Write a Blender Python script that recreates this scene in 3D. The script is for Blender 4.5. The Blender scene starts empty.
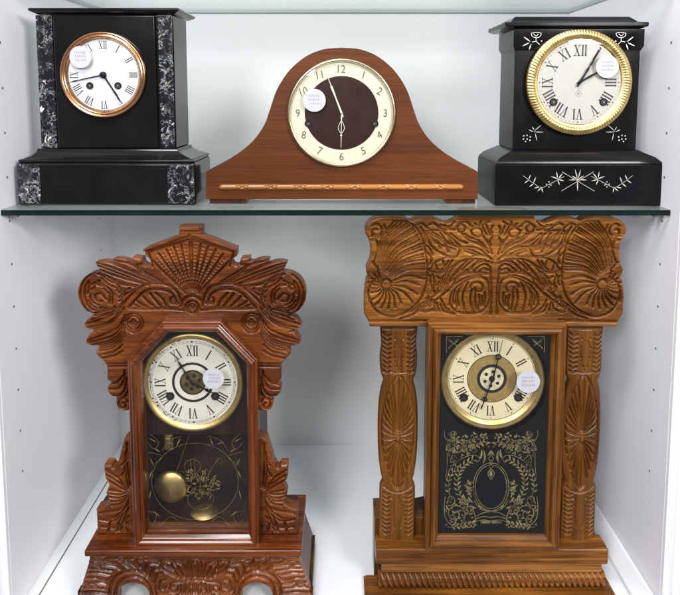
import bpy, bmesh, math, random
import numpy as np
from mathutils import Vector, Matrix
random.seed(7); rng = np.random.default_rng(7)
sc = bpy.context.scene
COL = sc.collection
PI = math.pi

# ------------------------------------------------------------------ camera model (photo pixels -> metres on a plane Y = const)
F = 560.0; PITCH = math.radians(5.0); CU = 340.0; CV = 94 + F*math.tan(PITCH)
cP, sP = math.cos(PITCH), math.sin(PITCH)
def zy(v):
    a = (v-CV)/F
    return -(sP + a*cP)/(cP - a*sP)
YBACK = 1.163
EYE = -zy(445)*YBACK                      # the cabinet floor is z = 0
def P(u, v, Y):
    a = (v-CV)/F
    t = Y/(cP - a*sP)
    return ((u-CU)/F*t, EYE + t*(-sP - a*cP))
def Yon(v, z):                            # depth at which pixel row v meets the level z
    return (z-EYE)/zy(v)

# ------------------------------------------------------------------ mesh builder
class MB:
    def __init__(s): s.v=[]; s.f=[]; s.m=[]; s.sm=[]
    def add(s, verts, faces, mi=0, smooth=False):
        o=len(s.v); s.v += [tuple(map(float,p)) for p in verts]
        for f in faces: s.f.append(tuple(int(i)+o for i in f)); s.m.append(mi); s.sm.append(smooth)
    def box(s, x0,x1,y0,y1,z0,z1, mi=0):
        s.add([(x0,y0,z0),(x1,y0,z0),(x1,y1,z0),(x0,y1,z0),(x0,y0,z1),(x1,y0,z1),(x1,y1,z1),(x0,y1,z1)],
              [(0,3,2,1),(4,5,6,7),(0,1,5,4),(1,2,6,5),(2,3,7,6),(3,0,4,7)], mi)
    def pbox(s, u0,v0,u1,v1,Y,d, mi=0):    # front face traced in the photo at depth Y
        vm=(v0+v1)/2
        s.box(P(u0,vm,Y)[0],P(u1,vm,Y)[0],Y,Y+d,P(u0,v1,Y)[1],P(u0,v0,Y)[1],mi)
    def loft(s, rings, mi=0, smooth=False, caps=True):
        n=len(rings[0]); o=[]
        V=[p for r in rings for p in r]; fs=[]
        for k in range(len(rings)-1):
            for i in range(n):
                j=(i+1)%n; fs.append((k*n+i,k*n+j,(k+1)*n+j,(k+1)*n+i))
        s.add(V,fs,mi,smooth)
        if caps: s.add(rings[0],[tuple(range(n))[::-1]],mi); s.add(rings[-1],[tuple(range(n))],mi)
    def prism(s, poly, y0, y1, mi=0, smooth_side=False):   # poly in XZ, counter-clockwise seen from the front
        if sum(poly[i][0]*poly[(i+1)%len(poly)][1]-poly[(i+1)%len(poly)][0]*poly[i][1] for i in range(len(poly)))<0: poly=poly[::-1]
        n=len(poly)
        s.add([(x,y0,z) for x,z in poly],[tuple(range(n))],mi)
        s.add([(x,y1,z) for x,z in poly],[tuple(range(n))[::-1]],mi)
        V=[(x,y0,z) for x,z in poly]+[(x,y1,z) for x,z in poly]
        s.add(V,[(i,i+n,(i+1)%n+n,(i+1)%n) for i in range(n)],mi,smooth_side)
    def lathe(s, c, Y, prof, n=96, mi=0, mod=None, smooth=True):      # profile (r, dy); axis along Y; dy towards the back is +
        cx,cz=c; V=[]
        for k,(r,dy) in enumerate(prof):
            for i in range(n):
                a=2*PI*i/n; rr,dd=(r,dy) if mod is None else mod(r,dy,a,k)
                V.append((cx+rr*math.sin(a),Y+dd,cz+rr*math.cos(a)))
        fs=[]
        for k in range(len(prof)-1):
            for i in range(n):
                j=(i+1)%n; fs.append((k*n+i,(k+1)*n+i,(k+1)*n+j,k*n+j))
        s.add(V,fs,mi,smooth)
    def disc(s, c, Y, r, n=64, mi=0, r0=0):
        cx,cz=c
        o=[(cx+r*math.sin(2*PI*i/n),Y,cz+r*math.cos(2*PI*i/n)) for i in range(n)]
        if r0<=0: s.add(o,[tuple(range(n))[::-1]],mi)
        else:
            q=[(cx+r0*math.sin(2*PI*i/n),Y,cz+r0*math.cos(2*PI*i/n)) for i in range(n)]
            s.add(o+q,[(i,i+n,(i+1)%n+n,(i+1)%n) for i in range(n)],mi)
    def ribbon(s, pts, w, Y, mi=0, taper=(1,1), th=0):   # flat painted or engraved line in XZ
        pts=[Vector((p[0],p[1])) for p in pts]; n=len(pts)
        if n<2: return
        L=[];R=[]
        for i,p in enumerate(pts):
            d=(pts[min(i+1,n-1)]-pts[max(i-1,0)])
            if d.length<1e-9: d=Vector((1,0))
            d.normalize(); q=Vector((-d.y,d.x)); t=i/(n-1)
            ww=w/2*(taper[0]*(1-t)**1+taper[1]*t if taper!='leaf' else math.sin(PI*min(max(t,.04),.96)))
            L.append(p+q*ww); R.append(p-q*ww)
        V=[(p.x,Y,p.y) for p in L]+[(p.x,Y,p.y) for p in R]
        s.add(V,[(i,i+n,i+1+n,i+1) for i in range(n-1)],mi)
        if th>0:
            V2=[(p.x,Y,p.y) for p in L]+[(p.x,Y,p.y) for p in R]+[(p.x,Y+th,p.y) for p in L]+[(p.x,Y+th,p.y) for p in R]
            s.add(V2,[(i,i+1,i+1+2*n,i+2*n) for i in range(n-1)]+[(i+n,i+3*n,i+1+3*n,i+1+n) for i in range(n-1)],mi)
    def tube(s, pts, r, n=10, mi=0):
        pts=[Vector(p) for p in pts]; rings=[]
        for i,p in enumerate(pts):
            d=(pts[min(i+1,len(pts)-1)]-pts[max(i-1,0)]).normalized()
            a=d.orthogonal().normalized(); b=d.cross(a)
            rings.append([tuple(p+r*(a*math.cos(2*PI*k/n)+b*math.sin(2*PI*k/n))) for k in range(n)])
        s.loft(rings,mi,True)
    def build(s, name, mats, parent=None, bevel=0, seg=2, fix=True):
        me=bpy.data.meshes.new(name)
        loc=Vector((0,0,0)); p=parent
        while p is not None: loc+=p.location; p=p.parent
        me.from_pydata([(a-loc.x,b-loc.y,c-loc.z) for a,b,c in s.v],[],s.f)
        if not isinstance(mats,(list,tuple)): mats=[mats]
        for m in mats: me.materials.append(m)
        me.polygons.foreach_set('material_index',s.m); me.polygons.foreach_set('use_smooth',s.sm); me.update()
        if fix:
            bm=bmesh.new(); bm.from_mesh(me)
            if bevel: bmesh.ops.remove_doubles(bm,verts=bm.verts,dist=1e-6)
            bmesh.ops.recalc_face_normals(bm,faces=bm.faces); bm.to_mesh(me); bm.free()
        o=bpy.data.objects.new(name,me); COL.objects.link(o); o.parent=parent
        if bevel:
            b=o.modifiers.new('bevel','BEVEL'); b.width=bevel; b.segments=seg; b.limit_method='ANGLE'; b.angle_limit=math.radians(35); b.harden_normals=True; me.polygons.foreach_set('use_smooth',[True]*len(me.polygons))
        return o
def thing(name,label,cat,loc,group=None):
    o=bpy.data.objects.new(name,None); COL.objects.link(o); o.location=loc; o.empty_display_size=.02
    o['label']=label; o['category']=cat
    if group: o['group']=group
    return o
def tag(o,label,cat,group=None):
    o['label']=label; o['category']=cat
    if group: o['group']=group
    return o

def smooth(pts, k=6):                     # Catmull-Rom through the points
    if len(pts)<3: return list(pts)
    p=[np.array(q,float) for q in pts]; p=[2*p[0]-p[1]]+p+[2*p[-1]-p[-2]]; out=[]
    for i in range(1,len(p)-2):
        a,b,c,d=p[i-1:i+3]
        for j in range(k):
            t=j/k; out.append(tuple(.5*((2*b)+(-a+c)*t+(2*a-5*b+4*c-d)*t*t+(-a+3*b-3*c+d)*t**3)))
    out.append(tuple(p[-2])); return out
def circ(cx,cy,rx,ry=None,a0=0,a1=360,n=24):
    ry=ry or rx
    return [(cx+rx*math.cos(math.radians(a0+(a1-a0)*i/n)),cy+ry*math.sin(math.radians(a0+(a1-a0)*i/n))) for i in range(n+1)]
def spiral(cx,cy,r0,r1,a0,a1,n=24):
    return [(cx+(r0+(r1-r0)*i/n)*math.cos(math.radians(a0+(a1-a0)*i/n)),cy+(r0+(r1-r0)*i/n)*math.sin(math.radians(a0+(a1-a0)*i/n))) for i in range(n+1)]

# ------------------------------------------------------------------ carved relief: a fine grid cut to an outline, pressed along the lines of the pattern
def segdist(X,Z,pts):
    D=np.full(X.shape,9.0)
    for (x0,z0),(x1,z1) in zip(pts[:-1],pts[1:]):
        dx,dz=x1-x0,z1-z0; L=dx*dx+dz*dz
        t=np.clip(((X-x0)*dx+(Z-z0)*dz)/L,0,1) if L>0 else 0
        D=np.minimum(D,np.hypot(X-(x0+t*dx),Z-(z0+t*dz)))
    return D
def inside(X,Z,poly):
    r=np.zeros(X.shape,bool); n=len(poly)
    for i in range(n):
        x0,z0=poly[i]; x1,z1=poly[(i+1)%n]
        if z0==z1: continue
        c=((z0>Z)!=(z1>Z)); r^= c & (X < (x1-x0)*(Z-z0)/(z1-z0)+x0)
    return r
def relief(mb, outline, Y, thick, grooves, beads=(), res=.00085, edge=(.0030,.0022), bulge=None, noise=.00010, pw=1.25, hole=None, pillow=None):
    o=np.array(outline); x0,z0=o.min(0)-res; x1,z1=o.max(0)+res
    nx=int((x1-x0)/res)+2; nz=int((z1-z0)/res)+2
    gx=x0+np.arange(nx)*res; gz=z0+np.arange(nz)*res
    X,Z=np.meshgrid(gx,gz)
    cxm,czm=np.meshgrid(gx[:-1]+res/2,gz[:-1]+res/2)
    cell=inside(cxm,czm,outline)
    if hole: cell&=~inside(cxm,czm,hole)
    used=np.zeros(X.shape,bool)
    used[:-1,:-1]|=cell; used[1:,:-1]|=cell; used[:-1,1:]|=cell; used[1:,1:]|=cell
    full=np.ones(X.shape,bool); full[0]=full[-1]=False; full[:,0]=full[:,-1]=False
    full[1:-1,1:-1]=cell[:-1,:-1]&cell[1:,:-1]&cell[:-1,1:]&cell[1:,1:]
    bnd=used&~full
    closed=list(outline)+[outline[0]]
    bx,bz=X[bnd],Z[bnd]; best=np.full(bx.shape,9.0); px,pz=bx.copy(),bz.copy()
    hc_=(list(hole)+[hole[0]]) if hole else []
    for (a0,b0),(a1,b1) in list(zip(closed[:-1],closed[1:]))+list(zip(hc_[:-1],hc_[1:])):
        dx,dz=a1-a0,b1-b0; L=dx*dx+dz*dz
        if L<1e-14: continue
        t=np.clip(((bx-a0)*dx+(bz-b0)*dz)/L,0,1); qx,qz=a0+t*dx,b0+t*dz
        d=np.hypot(bx-qx,bz-qz); k=d<best; best[k]=d[k]; px[k]=qx[k]; pz[k]=qz[k]
    X=X.copy();Z=Z.copy(); X[bnd]=px; Z[bnd]=pz
    H=np.zeros(X.shape)
    def local(pts,R):
        a=np.array(pts); i0=max(int((a[:,0].min()-R-x0)/res),0); i1=min(int((a[:,0].max()+R-x0)/res)+2,nx)
        j0=max(int((a[:,1].min()-R-z0)/res),0); j1=min(int((a[:,1].max()+R-z0)/res)+2,nz)
        return slice(j0,j1),slice(i0,i1)
    for pts,R,dep in grooves:
        s=local(pts,R)
        if H[s].size==0: continue
        D=segdist(X[s],Z[s],pts); H[s]=np.minimum(H[s],-dep*np.clip(1-D/R,0,1)**pw)
    if pillow:                                   # rounded ground between the cut lines
        H2=np.zeros(X.shape)
        for pts,R,dep in grooves:
            s=local(pts,pillow[0])
            if H2[s].size==0: continue
            D=segdist(X[s],Z[s],pts[::2]+pts[-1:]); H2[s]=np.minimum(H2[s],-pillow[1]*np.clip(1-D/pillow[0],0,1)**1.7)
        H+=H2
    if edge:
        D=segdist(X,Z,closed); H=np.minimum(H,-edge[1]*np.clip(1-D/edge[0],0,1)**2)
    for (x,z),r,h in beads:
        s=local([(x,z)],r)
        if H[s].size==0: continue
        d=np.hypot(X[s]-x,Z[s]-z); H[s]+=h*np.clip(1-(d/r)**2,0,1)
    if bulge is not None: H+=bulge(X,Z)
    # hand-worked unevenness
    n1=rng.normal(size=X.shape)
    for _ in range(6): n1=(n1+np.roll(n1,1,0)+np.roll(n1,-1,0)+np.roll(n1,1,1)+np.roll(n1,-1,1))/5
    H+=n1*noise*3
    idx=-np.ones(X.shape,int); idx[used]=np.arange(used.sum())
    V=np.stack([X[used],Y-H[used],Z[used]],1)
    jj,ii=np.nonzero(cell)
    fs=np.stack([idx[jj,ii],idx[jj,ii+1],idx[jj+1,ii+1],idx[jj+1,ii]],1)
    mb.add(V.tolist(),fs.tolist(),0,True)
    # side walls from the rim back
    W=[];wf=[]
    def wall(a,b):
        k=len(W); A=V[a];B=V[b]
        W.extend([tuple(A),tuple(B),(B[0],Y+thick,B[2]),(A[0],Y+thick,A[2])]); wf.append((k,k+3,k+2,k+1))
    c=np.zeros((nz+1,nx+1),bool); c[1:nz,1:nx]=cell
    for j,i in zip(jj,ii):
        if not c[j,i+1]:   wall(idx[j,i],idx[j,i+1])
        if not c[j+2,i+1]: wall(idx[j+1,i+1],idx[j+1,i])
        if not c[j+1,i]:   wall(idx[j+1,i],idx[j,i])
        if not c[j+1,i+2]: wall(idx[j,i+1],idx[j+1,i+1])
    mb.add(W,wf,0,False)
    if hole is None: n=len(outline); mb.add([(x,Y+thick,z) for x,z in outline],[tuple(range(n))],0)

# ------------------------------------------------------------------ materials
def mat(name):
    m=bpy.data.materials.new(name); m.use_nodes=True; nt=m.node_tree
    return m,nt,nt.nodes['Principled BSDF']
def N(nt,t,**k):
    n=nt.nodes.new(t)
    for a,b in k.items():
        if a in n.inputs: n.inputs[a].default_value=b
        else: setattr(n,a,b)
    return n
def ramp(nt,stops):
    r=nt.nodes.new('ShaderNodeValToRGB'); e=r.color_ramp.elements
    while len(e)<len(stops): e.new(.5)
    for q,(p,c) in zip(e,stops): q.position=p; q.color=(*c,1)
    return r
def plain(name,col,rough=.5,metal=0,var=.06,bump=0,scale=60,spec=.5,coat=0,rv=.2):
    m,nt,b=mat(name); L=nt.links
    tc=N(nt,'ShaderNodeTexCoord'); no=N(nt,'ShaderNodeTexNoise',Scale=scale,Detail=4.0)
    L.new(tc.outputs['Object'],no.inputs['Vector'])
    r=ramp(nt,[(.3,tuple(c*(1-var) for c in col)),(.7,tuple(min(1,c*(1+var)) for c in col))]); L.new(no.outputs['Fac'],r.inputs['Fac']); L.new(r.outputs['Color'],b.inputs['Base Color'])
    mr=N(nt,'ShaderNodeMapRange'); mr.inputs['To Min'].default_value=rough*(1-rv); mr.inputs['To Max'].default_value=min(1,rough*(1+rv))
    L.new(no.outputs['Fac'],mr.inputs['Value']); L.new(mr.outputs['Result'],b.inputs['Roughness'])
    b.inputs['Metallic'].default_value=metal; b.inputs['Specular IOR Level'].default_value=spec; b.inputs['Coat Weight'].default_value=coat; b.inputs['Coat Roughness'].default_value=.12
    if bump:
        bp=N(nt,'ShaderNodeBump',Strength=1.0,Distance=bump); L.new(no.outputs['Fac'],bp.inputs['Height']); L.new(bp.outputs['Normal'],b.inputs['Normal'])
    return m
def wood(name,dark,mid,light,axis='X',rough=.34,coat=.25,fig=1.0,streak=.5,pore=.5):
    m,nt,b=mat(name); L=nt.links
    tc=N(nt,'ShaderNodeTexCoord')
    def st(along,across):
        mp=N(nt,'ShaderNodeMapping'); mp.inputs['Scale'].default_value={'X':(along,across,across),'Z':(across,across,along)}[axis]
        L.new(tc.outputs['Object'],mp.inputs['Vector']); return mp
    m1=st(3*fig,34*fig); n1=N(nt,'ShaderNodeTexNoise',Scale=1.0,Detail=5.0,Roughness=.6,Distortion=.7); L.new(m1.outputs[0],n1.inputs['Vector'])
    m2=st(14,420); n2=N(nt,'ShaderNodeTexNoise',Scale=1.0,Detail=3.0,Roughness=.6); L.new(m2.outputs[0],n2.inputs['Vector'])
    m3=st(5,9); n3=N(nt,'ShaderNodeTexNoise',Scale=1.0,Detail=3.0); L.new(m3.outputs[0],n3.inputs['Vector'])
    m4=st(1.6,120*fig); n4=N(nt,'ShaderNodeTexNoise',Scale=1.0,Detail=4.0,Roughness=.65,Distortion=.4); L.new(m4.outputs[0],n4.inputs['Vector'])
    r=ramp(nt,[(.28,dark),(.5,mid),(.72,light)]); L.new(n1.outputs['Fac'],r.inputs['Fac'])
    def mul(a,fac,lo,hi,p0,p1):
        rr=ramp(nt,[(p0,(lo,)*3),(p1,(hi,)*3)]); L.new(fac,rr.inputs['Fac'])
        x=N(nt,'ShaderNodeMix',data_type='RGBA',blend_type='MULTIPLY'); x.inputs[0].default_value=1
        L.new(a,x.inputs[6]); L.new(rr.outputs['Color'],x.inputs[7]); return x.outputs[2]
    c=mul(r.outputs['Color'],n2.outputs['Fac'],1-pore,1.05,.38,.55)
    c=mul(c,n4.outputs['Fac'],1-streak,1.15,.36,.62)
    c=mul(c,n3.outputs['Fac'],.78,1.15,.3,.7)
    L.new(c,b.inputs['Base Color'])
    mr=N(nt,'ShaderNodeMapRange'); mr.inputs['To Min'].default_value=rough-.08; mr.inputs['To Max'].default_value=rough+.16
    L.new(n3.outputs['Fac'],mr.inputs['Value']); L.new(mr.outputs['Result'],b.inputs['Roughness'])
    b.inputs['Specular IOR Level'].default_value=.24; b.inputs['Coat Weight'].default_value=coat; b.inputs['Coat Roughness'].default_value=.13
    bp=N(nt,'ShaderNodeBump',Strength=.35,Distance=.0006); L.new(n2.outputs['Fac'],bp.inputs['Height']); L.new(bp.outputs['Normal'],b.inputs['Normal'])
    return m
def glass(name,tint=(1,1,1),ior=1.5,rough=.01,diffuse_mix=0):
    m,nt,b=mat(name); L=nt.links; nt.nodes.remove(b); out=nt.nodes['Material Output']
    t=N(nt,'ShaderNodeBsdfTransparent'); t.inputs['Color'].default_value=(*tint,1)
    g=N(nt,'ShaderNodeBsdfGlossy'); g.inputs['Roughness'].default_value=rough
    ge=N(nt,'ShaderNodeNewGeometry'); d=N(nt,'ShaderNodeVectorMath',operation='DOT_PRODUCT'); L.new(ge.outputs['Incoming'],d.inputs[0]); L.new(ge.outputs['Normal'],d.inputs[1])
    def mth(op,a,b=None):
        q=N(nt,'ShaderNodeMath',operation=op)
        for k,v in enumerate((a,b)):
            if v is None: continue
            if hasattr(v,'links'): L.new(v,q.inputs[k])
            else: q.inputs[k].default_value=v
        return q.outputs[0]
    r0=((ior-1)/(ior+1))**2                       # thin sheet: the same reflectance from both faces (Schlick)
    fr=mth('ADD',mth('MULTIPLY',mth('POWER',mth('SUBTRACT',1.0,mth('ABSOLUTE',d.outputs['Value'])),5.0),1-r0),r0)
    x=N(nt,'ShaderNodeMixShader'); L.new(fr,x.inputs[0]); L.new(t.outputs[0],x.inputs[1]); L.new(g.outputs[0],x.inputs[2]); o=x.outputs[0]
    if diffuse_mix:
        y=N(nt,'ShaderNodeMixShader'); y.inputs[0].default_value=diffuse_mix; df=N(nt,'ShaderNodeBsdfDiffuse'); df.inputs['Color'].default_value=(.74,.82,.79,1)  # even pale green-grey diffuse share mixed into the glass
        L.new(o,y.inputs[1]); L.new(df.outputs[0],y.inputs[2]); o=y.outputs[0]
    L.new(o,out.inputs['Surface'])
    return m
def marble(name):
    m,nt,b=mat(name); L=nt.links; tc=N(nt,'ShaderNodeTexCoord')
    n0=N(nt,'ShaderNodeTexNoise',Scale=45.0,Detail=5.0,Distortion=1.2); L.new(tc.outputs['Object'],n0.inputs['Vector'])
    n1=N(nt,'ShaderNodeTexNoise',Scale=64.0,Detail=6.0,Roughness=.65,Distortion=2.2); L.new(tc.outputs['Object'],n1.inputs['Vector'])
    vo=N(nt,'ShaderNodeTexVoronoi',feature='DISTANCE_TO_EDGE',Scale=55.0)
    mx=N(nt,'ShaderNodeMix',data_type='VECTOR'); mx.inputs[0].default_value=.035
    L.new(tc.outputs['Object'],mx.inputs[4]); L.new(n1.outputs['Color'],mx.inputs[5]); L.new(mx.outputs[1],vo.inputs['Vector'])
    rv=ramp(nt,[(.0,(.9,.9,.9)),(.03,(.3,.3,.3)),(.07,(0,0,0))]); L.new(vo.outputs['Distance'],rv.inputs['Fac'])
    rn=ramp(nt,[(.57,(0,0,0)),(.63,(1,1,1))]); L.new(n1.outputs['Fac'],rn.inputs['Fac'])
    r0=ramp(nt,[(.40,(.16,.16,.16)),(.52,(1,1,1))]); L.new(n0.outputs['Fac'],r0.inputs['Fac'])
    mu=N(nt,'ShaderNodeMath',operation='MAXIMUM'); L.new(rv.outputs['Color'],mu.inputs[0]); L.new(rn.outputs['Color'],mu.inputs[1])
    m2=N(nt,'ShaderNodeMath',operation='MULTIPLY'); L.new(mu.outputs[0],m2.inputs[0]); L.new(r0.outputs['Color'],m2.inputs[1])
    rc=ramp(nt,[(0,(.008,.008,.011)),(.45,(.12,.13,.13)),(1,(.54,.55,.53))]); L.new(m2.outputs[0],rc.inputs['Fac']); L.new(rc.outputs['Color'],b.inputs['Base Color'])
    b.inputs['Roughness'].default_value=.12
    return m

M={}
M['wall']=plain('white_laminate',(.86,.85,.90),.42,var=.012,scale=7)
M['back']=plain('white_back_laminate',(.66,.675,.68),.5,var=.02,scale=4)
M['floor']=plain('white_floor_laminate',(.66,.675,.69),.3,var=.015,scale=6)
M['hole']=plain('peg_hole_dark',(.13,.13,.14),.7)
M['gap']=plain('panel_joint',(.10,.10,.10),.8)
M['glass']=glass('clear_glass')
M['shelf']=glass('shelf_glass',(.97,.99,.98),1.42,.02,.10)
M['shelf_edge']=plain('glass_edge',(.003,.010,.009),.3,var=.2,spec=.25)
M['shelf_rim']=plain('pale_glass_edge',(.20,.26,.25),.3)
M['steel']=plain('pin_steel',(.30,.30,.31),.35,metal=1)
M['slate']=plain('black_slate',(.0058,.0056,.0066),.11,var=.25,scale=22,spec=.3,rv=.75,bump=.00004)
M['slate_b']=plain('black_enamelled_iron',(.0042,.0042,.0052),.2,var=.3,scale=18,spec=.22,rv=.6,bump=.00006)
M['marble']=marble('veined_marble')
M['copper']=plain('copper_gilt',(.66,.34,.17),.2,metal=1,var=.08,scale=40)
M['brass']=plain('aged_brass',(.62,.46,.19),.42,metal=1,var=.15,scale=70)
M['gilt']=plain('gilt_bezel',(.76,.55,.22),.36,metal=1,var=.22,scale=90)
M['pale_brass']=plain('pale_brass',(.82,.74,.50),.25,metal=1,var=.08)
M['dull_brass']=plain('dull_brass',(.36,.27,.11),.42,metal=1,var=.25,scale=120)
M['enamel']=plain('white_enamel',(.64,.65,.68),.22,var=.01)
M['paper_a']=plain('aged_paper_dial',(.60,.58,.49),.6,var=.09,scale=35)
M['paper_b']=plain('cream_paper_dial',(.63,.56,.35),.6,var=.07,scale=30)
M['paper_c']=plain('ivory_dial',(.43,.415,.375),.5,var=.05,scale=30)
M['cream']=plain('cream_chapter_ring',(.60,.57,.42),.4,var=.03)
M['brown_dial']=plain('brown_dial_centre',(.022,.0065,.0045),.3,var=.1)
M['ink']=plain('black_ink',(.012,.011,.012),.5)
M['ink_brown']=plain('gilt_numeral_ink',(.12,.085,.045),.45)
M['grey_ink']=plain('faint_pencil',(.16,.17,.21),.6)
M['blued']=plain('blued_steel',(.006,.006,.009),.5,spec=.15)
M['ring_gold']=plain('gold_printed_ring',(.42,.29,.10),.4,metal=.5,var=.15,scale=120)
M['ring_pale']=plain('pale_gilt_centre',(.60,.54,.33),.5,metal=.2,var=.2,scale=200)
M['sticker']=plain('white_paper_sticker',(.43,.43,.465),.6,var=.04,scale=160)
M['silver']=plain('silvered_engraving',(.52,.50,.44),.45,metal=.3,var=.15,scale=300)
M['stencil']=plain('gold_stencil',(.27,.22,.10),.5,metal=.45,var=.65,scale=75)
M['stencil_dim']=plain('worn_gold_stencil',(.19,.15,.065),.5,metal=.4,var=.5,scale=130)
M['stencil_red']=plain('copper_stencil',(.24,.085,.035),.5,metal=.4,var=.3,scale=130)
M['black_glass']=plain('black_painted_glass',(.004,.005,.0045),.6,var=.3,scale=12,spec=.1)
M['clear_black']=plain('dark_glass_oval',(.002,.003,.005),.3,spec=.2)
M['mirror']=plain('mirror_strip',(.82,.84,.83),.03,metal=1,var=.02)
WA=((.042,.0088,.0019),(.132,.0335,.0054),(.225,.066,.012))
WR=((.060,.0105,.0024),(.150,.033,.0052),(.22,.056,.0105))
WO=((.080,.0245,.0040),(.200,.070,.0098),(.315,.125,.021))
M['walnut_x']=wood('carved_walnut',*WA,'X',streak=.3,pore=.35,coat=.26,rough=.36); M['walnut_z']=wood('red_walnut_upright',*WR,'Z',rough=.26,coat=.5)
M['walnut_s']=wood('red_walnut_rail',*WR,'X',rough=.26,coat=.5)
M['dark_wood']=wood('dark_case_wood',(.024,.007,.0025),(.062,.017,.005),(.095,.028,.008),'Z')
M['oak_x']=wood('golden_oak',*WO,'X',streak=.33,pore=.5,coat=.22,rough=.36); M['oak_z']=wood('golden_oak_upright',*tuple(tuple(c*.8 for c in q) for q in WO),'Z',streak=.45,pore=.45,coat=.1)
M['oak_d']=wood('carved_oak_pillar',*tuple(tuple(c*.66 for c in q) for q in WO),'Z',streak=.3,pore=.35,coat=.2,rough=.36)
M['oak_dark']=wood('plain_oak_case',*tuple(tuple(c*.62 for c in q) for q in WO),'Z',streak=.4)
M['mahog']=wood('plain_mahogany',(.066,.0155,.0014),(.086,.0212,.0021),(.101,.0265,.003),'X',rough=.42,coat=.03,fig=.5,streak=.10,pore=.18)
M['strip']=wood('light_beech_strip',(.20,.075,.014),(.28,.108,.021),(.34,.14,.03),'X',rough=.3,coat=.4,streak=.2,pore=.2)

# ------------------------------------------------------------------ dials, numerals, hands
def numeral_strokes(t):
    W={'I':.30,'V':.78,'X':.78}; out=[]; x=0
    tot=sum(W[c] for c in t); x=-tot/2
    for c in t:
        w=W[c]; a=x+.04; b=x+w-.04
        th,tn=.135,.05
        if c=='I':
            m=(a+b)/2; out.append([(m-th/2,0),(m+th/2,0),(m+th/2,1),(m-th/2,1)])
            out += [[(a,0),(b,0),(b,.045),(a,.045)],[(a,.955),(b,.955),(b,1),(a,1)]]
        elif c=='V':
            m=(a+b)/2; out.append([(m-.03,0),(m+th-.05,0),(a+.1+th,1),(a+.1,1)]); out.append([(m,0),(m+tn,0),(b-.08,1),(b-.08-tn,1)])
            out += [[(a,.955),(a+.34,.955),(a+.34,1),(a,1)],[(b-.24,.955),(b,.955),(b,1),(b-.24,1)]]
        else:
            out.append([(b-.08-th,0),(b-.08,0),(a+.08+th,1),(a+.08,1)]); out.append([(a+.08,0),(a+.08+tn,0),(b-.08,1),(b-.08-tn,1)])
            for z in (0,.955): out += [[(a,z),(a+.3,z),(a+.3,z+.045),(a,z+.045)],[(b-.3,z),(b,z),(b,z+.045),(b-.3,z+.045)]]
        x+=w
    return out
ROMAN=['XII','I','II','III','IIII','V','VI','VII','VIII','IX','X','XI']
def numerals(mb,c,Y,rin,h,wf,mi,skip=()):
    for k,t in enumerate(ROMAN):
        if k in skip: continue
        a=PI/6*k; er=(math.sin(a),math.cos(a)); et=(math.cos(a),-math.sin(a))
        for poly in numeral_strokes(t):
            mb.add([(c[0]+er[0]*(rin+q*h)+et[0]*p*h*wf,Y,c[1]+er[1]*(rin+q*h)+et[1]*p*h*wf) for p,q in poly],[(0,1,2,3)],mi)
def ticks(mb,c,Y,r0,r1,w,mi,n=60,every=1):
    for k in range(0,n,every):
        a=2*PI*k/n; ww=w*(1.8 if k%5==0 else 1)
        mb.ribbon([(c[0]+r0*math.sin(a),c[1]+r0*math.cos(a)),(c[0]+r1*math.sin(a),c[1]+r1*math.cos(a))],ww,Y,mi)
def dots(mb,c,Y,r,rd,mi):
    for k in range(12):
        a=PI/6*k; mb.disc((c[0]+r*math.sin(a),c[1]+r*math.cos(a)),Y,rd,10,mi)
def hand(name,c,Y,ang,prof,mats,parent,th=.0006,hole=None,mi=0):   # prof: (distance, half-width) along the hand
    mb=MB(); a=math.radians(ang); er=(math.sin(a),math.cos(a)); et=(er[1],-er[0])
    g=lambda s,w:(c[0]+er[0]*s+et[0]*w,c[1]+er[1]*s+et[1]*w)
    poly=[g(s,w) for s,w in prof]+[g(s,-w) for s,w in prof[::-1]]
    n=len(prof); V=[(x,Y,z) for x,z in poly]+[(x,Y+th,z) for x,z in poly]; N2=2*n
    fs=[(i,i+1,N2-2-i,N2-1-i) for i in range(n-1)]+[(i+N2,N2*2-1-i,N2*2-2-i,i+1+N2) for i in range(n-1)]
    fs+=[(i,i+N2,(i+1)%N2+N2,(i+1)%N2) for i in range(N2)]
    mb.add(V,fs,mi)
    if hole: 
        for (s,ro,ri) in hole:
            q=g(s,0); mb.lathe(q,Y,[(ro,th),(ro,0),(ri,0),(ri,th)],24,mi,smooth=False)
    mb.lathe(c,Y,[(.0001,-.0015),(prof[0][1]*1.4,-.0012),(prof[0][1]*1.6,th)],20,mi)
    return mb.build(name,mats,parent)
def arbor(c,Y,r,parent,ring='brass'):
    mb=MB(); mb.lathe(c,Y,[(r*1.35,.0004),(r*1.3,-.0008),(r,-.0009),(r*.95,.0002)],28,0)
    mb.disc(c,Y+.0001,r*.97,24,1) ; mb.box(c[0]-r*.24,c[0]+r*.24,Y-.001,Y+.0002,c[1]-r*.24,c[1]+r*.24,2)
    return mb.build('winding_arbor',[M[ring],M['ink'],M['dull_brass']],parent)
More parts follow.
